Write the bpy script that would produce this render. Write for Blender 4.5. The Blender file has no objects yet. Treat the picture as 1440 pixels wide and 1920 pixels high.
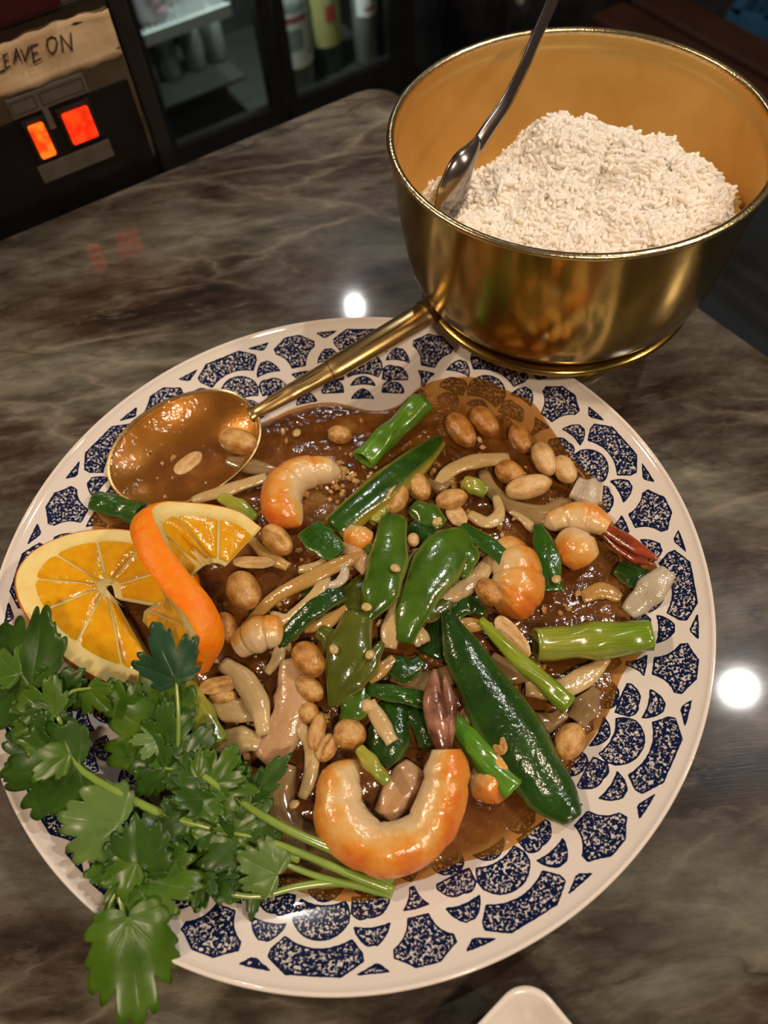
import bpy, bmesh, math, random
import numpy as np
from mathutils import Vector, Matrix
random.seed(7); RNG = np.random.default_rng(11)
SC = bpy.context.scene
COL = SC.collection
PI = math.pi

# ------------------------------------------------------------------ camera
F_PX, TILT, ROLL = 1420.2, 0.55222, -0.10469      # focal length in px of a 1440 px wide frame; angle from straight down; roll
CAM = np.array([0.01824, -0.13673, 0.29248])
_F = np.array([0, math.sin(TILT), -math.cos(TILT)]); _R = np.array([1., 0, 0]); _U = np.cross(_R, _F)
_c, _s = math.cos(ROLL), math.sin(ROLL)
R_AX = _c*_R + _s*_U; U_AX = -_s*_R + _c*_U
cd = bpy.data.cameras.new('camera'); cam = bpy.data.objects.new('camera', cd); COL.objects.link(cam)
M = Matrix.Identity(4)
for i in range(3):
    M[i][0] = R_AX[i]; M[i][1] = U_AX[i]; M[i][2] = -_F[i]; M[i][3] = CAM[i]
cam.matrix_world = M
cd.sensor_fit = 'HORIZONTAL'; cd.sensor_width = 36.0; cd.lens = F_PX/1440*36.0
cd.clip_start = 0.01; cd.clip_end = 30
cd.dof.use_dof = True; cd.dof.focus_distance = 0.292; cd.dof.aperture_fstop = 13.0
SC.camera = cam

# ------------------------------------------------------------------ view, world, lamps of the room
SC.view_settings.view_transform = 'Standard'; SC.view_settings.look = 'None'
SC.view_settings.gamma = 1.0; SC.view_settings.use_curve_mapping = False
SC.view_settings.exposure = 0.65
W = bpy.data.worlds.new('room_light'); SC.world = W; W.use_nodes = True
W.node_tree.nodes['Background'].inputs[0].default_value = (0.9, 0.62, 0.42, 1)
W.node_tree.nodes['Background'].inputs[1].default_value = 0.05

def lamp(name, loc, radius, power, color, target=(0, 0, 0), spread=180):
    d = bpy.data.lights.new(name, 'AREA'); d.shape = 'DISK'; d.size = 2*radius; d.energy = power; d.color = color
    d.spread = math.radians(spread)
    o = bpy.data.objects.new(name, d); COL.objects.link(o); o.location = loc
    v = Vector(target) - Vector(loc); o.rotation_euler = v.to_track_quat('-Z', 'Y').to_euler()
    return o
LAMPS = [
    # name, location, radius, power, colour
    ('ceiling_lamp', (0.833, 0.391, 1.55), 0.027, 4.6, (1.0, 0.96, 0.92)),
    ('ceiling_lamp', (-0.008, 1.835, 1.55), 0.018, 2.2, (1.0, 0.97, 0.95)),
    ('ceiling_lamp', (-1.35, 0.45, 1.5), 0.08, 9.5, (1.0, 0.76, 0.55)),
    ('ceiling_lamp', (0.25, -0.95, 1.5), 0.08, 8.0, (1.0, 0.76, 0.55)),
    ('ceiling_lamp', (1.55, -0.3, 1.5), 0.08, 7.5, (1.0, 0.76, 0.55)),
]
for l in LAMPS: lamp(*l)

# ------------------------------------------------------------------ pixel -> place helpers (a known height gives the place)
def ray_z(u, v, z):
    d = (u-720)/F_PX*R_AX + (960-v)/F_PX*U_AX + _F
    t = (z-CAM[2])/d[2]
    return CAM + d*t
def ray_plane(u, v, p0, n):
    d = (u-720)/F_PX*R_AX + (960-v)/F_PX*U_AX + _F
    t = np.dot(np.asarray(p0)-CAM, n)/np.dot(d, n)
    return CAM + d*t
def px_scale(p):            # metres per pixel at a point
    return float(np.dot(np.asarray(p)-CAM, _F))/F_PX

# ------------------------------------------------------------------ mesh helpers
def new_mesh(name, verts, faces, smooth=True, mats=None, fmat=None, attrs=None):
    me = bpy.data.meshes.new(name)
    me.from_pydata([tuple(map(float, v)) for v in verts], [], [tuple(map(int, f)) for f in faces])
    if smooth: me.polygons.foreach_set('use_smooth', [True]*len(me.polygons))
    for m in (mats or []): me.materials.append(m)
    if fmat is not None: me.polygons.foreach_set('material_index', [int(i) for i in fmat])
    for k, a in (attrs or {}).items():
        at = me.attributes.new(k, 'FLOAT', 'POINT'); at.data.foreach_set('value', np.asarray(a, dtype=np.float32))
    me.update(); return me
def link(name, me, parent=None, loc=None):
    o = bpy.data.objects.new(name, me); COL.objects.link(o)
    if parent is not None: o.parent = parent
    if loc is not None: o.location = loc
    return o
def tag(o, label=None, cat=None, group=None, kind=None):
    if label: o['label'] = label
    if cat: o['category'] = cat
    if group: o['group'] = group
    if kind: o['kind'] = kind
    return o
def empty(name, loc, label, cat, group=None):
    o = bpy.data.objects.new(name, None); COL.objects.link(o); o.location = loc; o.empty_display_size = 0.01
    return tag(o, label, cat, group)
class MB:
    def __init__(s): s.v = []; s.f = []; s.m = []
    def add(s, vs, fs, mi=0):
        b = len(s.v); s.v += [tuple(map(float, x)) for x in vs]; s.f += [tuple(int(i)+b for i in q) for q in fs]; s.m += [mi]*len(fs); return s
    def box(s, c, d, Mx=None, mi=0):
        vs = [np.array([c[0]+sx*d[0]/2, c[1]+sy*d[1]/2, c[2]+sz*d[2]/2]) for sx in (-1, 1) for sy in (-1, 1) for sz in (-1, 1)]
        if Mx is not None: vs = [Mx@v for v in vs]
        return s.add(vs, [(0, 1, 3, 2), (4, 6, 7, 5), (0, 4, 5, 1), (2, 3, 7, 6), (0, 2, 6, 4), (1, 5, 7, 3)], mi)
    def build(s, name, mats, parent=None, smooth=False, origin=None):
        vs = np.array(s.v)
        if origin is not None: vs = vs - np.asarray(origin)
        me = new_mesh(name, vs, s.f, smooth, mats if isinstance(mats, (list, tuple)) else [mats], s.m)
        return link(name, me, parent)
def bevel(o, w, seg=2):
    m = o.modifiers.new('bevel', 'BEVEL'); m.width = w; m.segments = seg; m.limit_method = 'ANGLE'; m.angle_limit = math.radians(40)
    return o
def lathe(prof, n=96, closed=True, mi=None):
    vs, fs, ms = [], [], []
    for r, z in prof:
        for k in range(n):
            a = 2*PI*k/n; vs.append((r*math.cos(a), r*math.sin(a), z))
    for i in range(len(prof)-1):
        for k in range(n):
            k2 = (k+1) % n
            fs.append((i*n+k, i*n+k2, (i+1)*n+k2, (i+1)*n+k)); ms.append(0 if mi is None else mi[i])
    if closed:
        if prof[0][0] > 1e-6: fs.append(tuple(range(n))[::-1]); ms.append(0)
        if prof[-1][0] > 1e-6: b = (len(prof)-1)*n; fs.append(tuple(range(b, b+n))); ms.append(0)
    return vs, fs, ms
def catmull(P, n):
    P = np.asarray(P, float)
    if len(P) == 2: P = np.array([P[0], (P[0]+P[1])/2, P[1]])
    Q = np.vstack([2*P[0]-P[1], P, 2*P[-1]-P[-2]])
    out = []
    for t in np.linspace(0, len(P)-1, n):
        i = min(int(t), len(P)-2); f = t-i
        p0, p1, p2, p3 = Q[i], Q[i+1], Q[i+2], Q[i+3]
        out.append(0.5*((2*p1)+(-p0+p2)*f+(2*p0-5*p1+4*p2-p3)*f*f+(-p0+3*p1-3*p2+p3)*f**3))
    return np.array(out)
def interp1(vals, n):
    vals = np.asarray(vals, float)
    if vals.ndim == 0: return np.full(n, float(vals))
    return np.interp(np.linspace(0, 1, n), np.linspace(0, 1, len(vals)), vals)
def sweep(path, w, t, n=20, ncs=14, up=(0, 0, 1), camber=0.0, pw=2.0, twist=0.0, wob=0.0, round_end=True, seed=0, hollow=False, ribs=0, rib_amp=0.0, cut=0.0):
    """solid swept along path: w half widths, t half thicknesses (m). returns verts, faces, attrs(su across, sv along, top)"""
    P = catmull(path, n); w = interp1(w, n); t = interp1(t, n); tw = interp1(twist, n)
    rg = np.random.default_rng(seed)
    T = np.gradient(P, axis=0); T /= np.linalg.norm(T, axis=1)[:, None]+1e-12
    up = np.asarray(up, float)
    vs, su, sv, tp = [], [], [], []
    ph = rg.uniform(0, 6.28, 4)
    for i in range(n):
        s = np.cross(T[i], up); s /= np.linalg.norm(s)+1e-12; nn = np.cross(s, T[i])
        a = tw[i]; s, nn = s*math.cos(a)+nn*math.sin(a), -s*math.sin(a)+nn*math.cos(a)
        f = i/(n-1); ww, tt = w[i], t[i]
        if wob: ww *= 1+wob*math.sin(7*f+ph[0])+wob*0.6*math.sin(17*f+ph[2]); tt *= 1+wob*2*math.sin(9*f+ph[1])
        for k in range(ncs):
            th = 2*PI*k/ncs; c, q = math.cos(th), math.sin(th)
            x = math.copysign(abs(c)**(2/pw), c); y = math.copysign(abs(q)**(2/pw), q)
            rr = 1+rib_amp*math.cos(ribs*th) if ribs else 1
            off = s*(x*ww*rr*(1+wob*0.7*math.sin(11*f+3*y+ph[3])))+nn*(y*tt*rr-camber*x*x*ww+wob*1.2*tt*math.sin(5*x+13*f+ph[0]))
            if cut: off = off+T[i]*(cut*x*ww*(1 if i < n/2 else 1)*(1-abs(2*f-1) if False else 1))
            vs.append(P[i]+off); su.append(x); sv.append(f); tp.append(y)
    fs = []
    for i in range(n-1):
        for k in range(ncs):
            k2 = (k+1) % ncs; fs.append((i*ncs+k, i*ncs+k2, (i+1)*ncs+k2, (i+1)*ncs+k))
    for e, sg in ((0, -1), (n-1, 1)):
        b = e*ncs; ring = np.array(vs[b:b+ncs]); c = ring.mean(0)
        if hollow:
            inner = [c+(v-c)*0.72 for v in ring]; deep = [v-sg*T[e]*w[e]*1.2 for v in inner]; b2 = len(vs)
            vs += inner+deep+[c-sg*T[e]*w[e]*1.2]
            for _ in range(2*ncs+1): su.append(0); sv.append(float(e > 0)); tp.append(-1)
            cc = len(vs)-1
            for k in range(ncs):
                k2 = (k+1) % ncs
                q1 = (b+k, b+k2, b2+k2, b2+k); q2 = (b2+k, b2+k2, b2+ncs+k2, b2+ncs+k); q3 = (b2+ncs+k, b2+ncs+k2, cc)
                for q in (q1, q2, q3): fs.append(q if sg > 0 else q[::-1])
        else:
            ex = 0.35*min(w[e], t[e]) if round_end else 0
            mid = [c+(v-c)*0.72+sg*T[e]*ex for v in ring]; b2 = len(vs)
            vs += mid+[c+sg*T[e]*ex*1.2]
            for k in range(ncs): su.append(su[b+k]); sv.append(sv[b]); tp.append(tp[b+k])
            su.append(0); sv.append(sv[b]); tp.append(0); cc = len(vs)-1
            for k in range(ncs):
                k2 = (k+1) % ncs
                q1 = (b+k, b+k2, b2+k2, b2+k); q2 = (b2+k, b2+k2, cc)
                for q in (q1, q2): fs.append(q if sg > 0 else q[::-1])
    return np.array(vs), fs, {'su': su, 'sv': sv, 'tp': tp}
def nzv(x, y, s=1.0, k=0):         # cheap smooth noise
    x = x*s; y = y*s
    return (math.sin(x*1.3+y*2.1+k)+math.sin(x*2.7-y*1.9+1.7*k+1)+math.sin(-x*1.1+y*3.3+2.3*k+2)+math.sin(x*4.1+y*0.7+k*3.1))/4

# ------------------------------------------------------------------ materials
def nodes(name):
    m = bpy.data.materials.new(name); m.use_nodes = True; nt = m.node_tree
    return m, nt, nt.nodes['Principled BSDF'], nt.nodes.new, nt.links.new
def ramp(nt, stops, interp='LINEAR'):
    r = nt.nodes.new('ShaderNodeValToRGB'); r.color_ramp.interpolation = interp; e = r.color_ramp.elements
    while len(e) < len(stops): e.new(0.5)
    for i, (p, c) in enumerate(stops):
        e[i].position = p; e[i].color = (c if isinstance(c, tuple) else (c, c, c))+(1,) if not (isinstance(c, tuple) and len(c) == 4) else c
    return r
def pmat(name, c1, c2=None, scale=60, rough=0.4, metal=0.0, sss=0.0, sss_r=(0.006, 0.003, 0.0015), bump=0.0, bscale=300, bdist=0.001, coat=0.0, coat_r=0.1, rough2=None, spec=0.5, trans=0.0, ior=1.45, detail=4, stops=(0.35, 0.65), coord='Object', stretch=None, attr=None, emit=None, estr=0.0):
    m, nt, b, N, L = nodes(name)
    b.inputs['Roughness'].default_value = rough; b.inputs['Metallic'].default_value = metal
    b.inputs['Specular IOR Level'].default_value = spec; b.inputs['IOR'].default_value = ior
    b.inputs['Base Color'].default_value = (*c1, 1)
    tc = N('ShaderNodeTexCoord'); src = tc.outputs[coord]
    if stretch:
        mp = N('ShaderNodeMapping'); mp.inputs['Scale'].default_value = stretch; L(src, mp.inputs[0]); src = mp.outputs[0]
    if c2 is not None:
        n = N('ShaderNodeTexNoise'); n.inputs['Scale'].default_value = scale; n.inputs['Detail'].default_value = detail; L(src, n.inputs['Vector'])
        r = ramp(nt, [(stops[0], c1), (stops[1], c2)]); L(n.outputs['Fac'], r.inputs[0]); L(r.outputs[0], b.inputs['Base Color'])
        if rough2 is not None:
            r2 = ramp(nt, [(stops[0], rough), (stops[1], rough2)]); L(n.outputs['Fac'], r2.inputs[0]); L(r2.outputs[0], b.inputs['Roughness'])
    if sss:
        b.inputs['Subsurface Weight'].default_value = sss; b.inputs['Subsurface Radius'].default_value = sss_r; b.inputs['Subsurface Scale'].default_value = 1.0
    if coat: b.inputs['Coat Weight'].default_value = coat; b.inputs['Coat Roughness'].default_value = coat_r
    if trans: b.inputs['Transmission Weight'].default_value = trans
    if bump:
        n2 = N('ShaderNodeTexNoise'); n2.inputs['Scale'].default_value = bscale; n2.inputs['Detail'].default_value = 4; L(src, n2.inputs['Vector'])
        bp = N('ShaderNodeBump'); bp.inputs['Strength'].default_value = bump; bp.inputs['Distance'].default_value = bdist
        L(n2.outputs['Fac'], bp.inputs['Height']); L(bp.outputs[0], b.inputs['Normal'])
        if coat: L(bp.outputs[0], b.inputs['Coat Normal'])
    if emit: b.inputs['Emission Color'].default_value = (*emit, 1); b.inputs['Emission Strength'].default_value = estr
    return m

# counter edges in the world
BE0 = ray_z(0, 447, 0)[:2]; BE1 = ray_z(690, 160, 0)[:2]
DB = (BE1-BE0)/np.linalg.norm(BE1-BE0)           # along the back edge
NBK = np.array([-DB[1], DB[0]])                  # away from the viewer
BANG = math.atan2(DB[1], DB[0])

def marble():
    m, nt, b, N, L = nodes('counter_stone_laminate')
    tc = N('ShaderNodeTexCoord'); mp = N('ShaderNodeMapping'); mp.inputs['Rotation'].default_value = (0, 0, -BANG-0.28); mp.inputs['Scale'].default_value = (0.42, 1.15, 1)
    L(tc.outputs['Object'], mp.inputs[0])
    def noise(sc, det, ro, off, src=mp.outputs[0], dist=0.0):
        ad = N('ShaderNodeVectorMath'); ad.operation = 'ADD'; ad.inputs[1].default_value = (off, off*0.37, off*0.11); L(src, ad.inputs[0])
        n = N('ShaderNodeTexNoise'); n.inputs['Scale'].default_value = sc; n.inputs['Detail'].default_value = det; n.inputs['Roughness'].default_value = ro; n.inputs['Distortion'].default_value = dist; L(ad.outputs[0], n.inputs['Vector']); return n, ad
    def mix(fac, a, col):
        mx = N('ShaderNodeMix'); mx.data_type = 'RGBA'; L(fac, mx.inputs['Factor']); L(a, mx.inputs['A']); mx.inputs['B'].default_value = (*col, 1); return mx.outputs['Result']
    big, _ = noise(19, 12, 0.70, 0.0, dist=0.3)
    base = ramp(nt, [(0.36, (0.015, 0.009, 0.006)), (0.44, (0.046, 0.029, 0.019)), (0.50, (0.078, 0.063, 0.046)), (0.56, (0.115, 0.105, 0.082)), (0.64, (0.18, 0.17, 0.13)), (0.74, (0.30, 0.26, 0.20))])
    L(big.outputs['Fac'], base.inputs[0]); prev = base.outputs[0]
    gr, _ = noise(8, 5, 0.6, 3.0); rg = ramp(nt, [(0.46, 0.0), (0.60, 0.5)]); L(gr.outputs['Fac'], rg.inputs[0]); prev = mix(rg.outputs[0], prev, (0.072, 0.078, 0.062))
    fine, _ = noise(70, 6, 0.7, 5.0); rf = ramp(nt, [(0.54, 0.0), (0.70, 0.75)]); L(fine.outputs['Fac'], rf.inputs[0]); prev = mix(rf.outputs[0], prev, (0.16, 0.135, 0.10))
    fd, _ = noise(45, 6, 0.7, 9.0); rd = ramp(nt, [(0.52, 0.0), (0.70, 0.75)]); L(fd.outputs['Fac'], rd.inputs[0]); prev = mix(rd.outputs[0], prev, (0.020, 0.014, 0.010))
    wn, _ = noise(16, 5, 0.6, 2.0)
    vm = N('ShaderNodeVectorMath'); vm.operation = 'MULTIPLY_ADD'; vm.inputs[1].default_value = (0.06, 0.06, 0.0); L(wn.outputs['Color'], vm.inputs[0]); L(mp.outputs[0], vm.inputs[2])
    for sc, wid, col, amt, off in ((13.0, 0.020, (0.40, 0.35, 0.27), 0.35, 1.0), (33.0, 0.04, (0.34, 0.29, 0.22), 0.40, 4.0), (19.0, 0.018, (0.008, 0.006, 0.005), 0.75, 7.0)):
        ad = N('ShaderNodeVectorMath'); ad.operation = 'ADD'; ad.inputs[1].default_value = (off, off*0.4, 0); L(vm.outputs[0], ad.inputs[0])
        vo = N('ShaderNodeTexVoronoi'); vo.feature = 'DISTANCE_TO_EDGE'; vo.inputs['Scale'].default_value = sc; vo.voronoi_dimensions = '2D'; L(ad.outputs[0], vo.inputs['Vector'])
        rr = ramp(nt, [(0.0, amt), (wid, amt*0.4), (wid*3, 0.0)]); L(vo.outputs['Distance'], rr.inputs[0])
        mk, _ = noise(sc*0.55, 4, 0.6, off*2); mr = ramp(nt, [(0.47, 0.0), (0.62, 1.0)]); L(mk.outputs['Fac'], mr.inputs[0])
        mm = N('ShaderNodeMath'); mm.operation = 'MULTIPLY'; L(rr.outputs[0], mm.inputs[0]); L(mr.outputs[0], mm.inputs[1]); prev = mix(mm.outputs[0], prev, col)
    L(prev, b.inputs['Base Color'])
    rn = N('ShaderNodeTexNoise'); rn.inputs['Scale'].default_value = 30; rn.inputs['Detail'].default_value = 6; L(tc.outputs['Object'], rn.inputs['Vector'])
    rr = ramp(nt, [(0.3, 0.26), (0.7, 0.38)]); L(rn.outputs['Fac'], rr.inputs[0]); L(rr.outputs[0], b.inputs['Roughness'])
    b.inputs['Specular IOR Level'].default_value = 0.14; b.inputs['Coat Weight'].default_value = 0.55; b.inputs['Coat Roughness'].default_value = 0.06
    mp2 = N('ShaderNodeMapping'); mp2.inputs['Rotation'].default_value = (0, 0, 0.5); mp2.inputs['Scale'].default_value = (60, 1400, 1); L(tc.outputs['Object'], mp2.inputs[0])
    sn = N('ShaderNodeTexNoise'); sn.inputs['Scale'].default_value = 1; sn.inputs['Detail'].default_value = 3; L(mp2.outputs[0], sn.inputs['Vector'])
    sn2 = N('ShaderNodeTexNoise'); sn2.inputs['Scale'].default_value = 120; sn2.inputs['Detail'].default_value = 3; L(tc.outputs['Object'], sn2.inputs['Vector'])
    ad = N('ShaderNodeMath'); ad.operation = 'ADD'; L(sn.outputs['Fac'], ad.inputs[0]); L(sn2.outputs['Fac'], ad.inputs[1])
    bp = N('ShaderNodeBump'); bp.inputs['Strength'].default_value = 0.08; bp.inputs['Distance'].default_value = 0.0003; L(ad.outputs[0], bp.inputs['Height']); L(bp.outputs[0], b.inputs['Normal'])
    return m
M_COUNTER = marble()

# ------------------------------------------------------------------ plate profile, sauce level: heights everything on the plate rests on
PR = 0.140
def zp(r):
    t = min(max((r-0.080)/0.060, 0), 1); return 0.005+0.023*t**1.55
def mound(x, y):
    cx, cy = -0.002, -0.012
    d2 = ((x-cx)/0.062)**2+((y-cy)/0.058)**2
    return 0.0125+0.011*math.exp(-d2*1.1)
def ground(x, y):
    return max(zp(math.hypot(x, y)), mound(x, y))
def pt(u, v, h=0.0):
    z = 0.016
    for _ in range(25):
        p = ray_z(u, v, z); z = 0.5*z+0.5*(ground(p[0], p[1])+h)
    return p

# ------------------------------------------------------------------ the setting: counter, floor, walls
def counter():
    c = ray_z(742, 150, 0)[:2]; q = ray_z(1330, 586, 0)[:2]
    dr = np.array([DB[1], -DB[0]])
    e = ray_z(757, 180, 0)[:2]; de = (q-e)/np.linalg.norm(q-e)
    # corner = meeting point of back edge and right edge
    A = np.array([DB, -de]).T; s = np.linalg.solve(A, e-BE0); corner = BE0+DB*s[0]
    rad = 0.022
    pts = []
    a0, a1 = math.atan2(NBK[1], NBK[0]), None
    nr = np.array([-de[1], de[0]]); nr = nr if np.dot(nr, DB) > 0 else -nr
    half = math.acos(np.clip(np.dot(-DB, de), -1, 1))/2
    back = rad/math.tan(half); cen = corner-DB*back-NBK*rad
    t0 = math.atan2(NBK[1], NBK[0]); t1 = math.atan2(nr[1], nr[0])
    while t1 > t0: t1 -= 2*PI
    arc = [cen+rad*np.array([math.cos(t), math.sin(t)]) for t in np.linspace(t0, t1, 14)]
    far = corner+de*0.9; left = BE0-DB*1.2
    outline = [left]+arc+[far, far-DB*0.2-NBK*0.6, left-NBK*1.3]
    outline = [np.asarray(o) for o in outline]
    return outline, corner, de, nr
OUT, CORNER, DE, NR = counter()
mb = MB(); n = len(OUT); th = 0.032; rb = 0.004
rings = []
cen2 = np.mean(OUT, axis=0)
for inset, z in ((rb, 0.0), (rb*0.3, -rb*0.3), (0, -rb), (0, -th)):
    rings.append([(o[0]-(o-cen2)[0]/np.linalg.norm(o-cen2)*inset, o[1]-(o-cen2)[1]/np.linalg.norm(o-cen2)*inset, z) for o in OUT])
vs = [p for r in rings for p in r]; fs = [tuple(range(n))[::-1]]
for i in range(3):
    for k in range(n): fs.append((i*n+k, i*n+(k+1) % n, (i+1)*n+(k+1) % n, (i+1)*n+k))
fs.append(tuple(range(3*n, 4*n)))
me = new_mesh('counter_top', vs, fs, False, [M_COUNTER]); bm = bmesh.new(); bm.from_mesh(me); bmesh.ops.recalc_face_normals(bm, faces=bm.faces); bm.to_mesh(me); bm.free()
o = link('counter_top', me); tag(o, 'dark brown and grey stone-patterned bar counter top under the plate', 'counter', kind='structure')
FLOOR_Z = -1.02
M_FLOOR = pmat('grey_blue_floor', (0.035, 0.045, 0.055), (0.055, 0.065, 0.075), 6, rough=0.45, bump=0.1, bscale=60)
M_WALLD = pmat('dark_wall_paint', (0.02, 0.018, 0.016), (0.03, 0.027, 0.024), 8, rough=0.7)
mb = MB(); mb.box((0, 1.2, FLOOR_Z-0.03), (8, 8, 0.06)); o = mb.build('floor', M_FLOOR); tag(o, kind='structure')
# body of the bar below the counter top
M_BAR = pmat('bar_front_dark_wood', (0.02, 0.013, 0.009), (0.035, 0.022, 0.014), 20, rough=0.5)
ins = [np.asarray(o)-(np.asarray(o)-cen2)/np.linalg.norm(np.asarray(o)-cen2)*0.09 for o in OUT]
vs = [(p[0], p[1], -th) for p in ins]+[(p[0], p[1], FLOOR_Z) for p in ins]; n = len(ins)
fs = [tuple(range(n)), tuple(range(2*n-1, n-1, -1))]+[(k, n+k, n+(k+1) % n, (k+1) % n) for k in range(n)]
me = new_mesh('wall_bar', vs, fs, False, [M_BAR]); bm = bmesh.new(); bm.from_mesh(me); bmesh.ops.recalc_face_normals(bm, faces=bm.faces); bm.to_mesh(me); bm.free()
tag(link('wall_bar', me), kind='structure')
# frame of the back edge of the counter: s along it, off behind it, z up
NB3 = np.array([NBK[0], NBK[1], 0.0]); DB3 = np.array([DB[0], DB[1], 0.0]); O3 = np.array([BE0[0], BE0[1], 0.0])
def fp(s, off, z): return O3+DB3*s+NB3*off+np.array([0, 0, z])
FM = np.array([[DB[0], NBK[0], 0], [DB[1], NBK[1], 0], [0, 0, 1.0]])      # local (s, off, z) -> world
def fbox(mb, s0, s1, o0, o1, z0, z1, mi=0):
    vs = [fp(s, o, z) for s in (s0, s1) for o in (o0, o1) for z in (z0, z1)]
    return mb.add(vs, [(0, 1, 3, 2), (4, 6, 7, 5), (0, 4, 5, 1), (2, 3, 7, 6), (0, 2, 6, 4), (1, 5, 7, 3)], mi)
def fpart(name, mat, parent, boxes, bv=0.0):
    mb = MB()
    for b in boxes: fbox(mb, *b)
    vs = np.array(mb.v); org = np.array(parent.matrix_basis.translation) if parent else np.zeros(3)
    if parent is None:
        org = np.array([*(vs.min(0)+vs.max(0))[:2]/2, vs[:, 2].min()])
    o = link(name, new_mesh(name, vs-org, mb.f, False, [mat]), parent)
    if parent is None: o.location = org
    if bv: bevel(o, bv)
    return o
M_STAIN = pmat('brushed_stainless', (0.46, 0.41, 0.34), (0.42, 0.37, 0.30), 18, rough=0.13, rough2=0.18, metal=1.0)
M_BLACKP = pmat('black_plastic', (0.012, 0.011, 0.010), (0.018, 0.016, 0.015), 40, rough=0.35)
M_BLACKG = pmat('dark_reflection_black', (0.006, 0.005, 0.004), (0.010, 0.008, 0.006), 40, rough=0.18)
M_MAROON = pmat('dark_maroon_enamel', (0.035, 0.004, 0.004), (0.045, 0.006, 0.006), 30, rough=0.3)
M_TAPE = pmat('tan_masking_tape', (0.56, 0.40, 0.23), (0.62, 0.46, 0.28), 60, rough=0.5, bump=0.4, bscale=45, bdist=0.004)
M_INK = pmat('dark_marker_ink', (0.05, 0.022, 0.014), rough=0.6)
M_PLATE = pmat('grey_label_plate', (0.085, 0.075, 0.062), (0.10, 0.09, 0.075), 100, rough=0.5)
M_PLATE2 = pmat('label_plate_outline', (0.045, 0.038, 0.032), (0.055, 0.045, 0.038), 100, rough=0.5)
def glow(name, c, c2, e):
    m, nt, b, N, L = nodes(name); b.inputs['Base Color'].default_value = (*c, 1); b.inputs['Roughness'].default_value = 0.3
    tc = N('ShaderNodeTexCoord'); n = N('ShaderNodeTexNoise'); n.inputs['Scale'].default_value = 140; L(tc.outputs['Object'], n.inputs['Vector'])
    r = ramp(nt, [(0.40, c), (0.62, c2)]); L(n.outputs['Fac'], r.inputs[0]); L(r.outputs[0], b.inputs['Emission Color']); b.inputs['Emission Strength'].default_value = e
    return m
M_RED = glow('lit_red_rocker', (0.9, 0.015, 0.002), (1.0, 0.06, 0.006), 0.62)
M_ORG = glow('lit_orange_rocker', (1.0, 0.035, 0.003), (1.0, 0.20, 0.012), 0.75)
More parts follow.
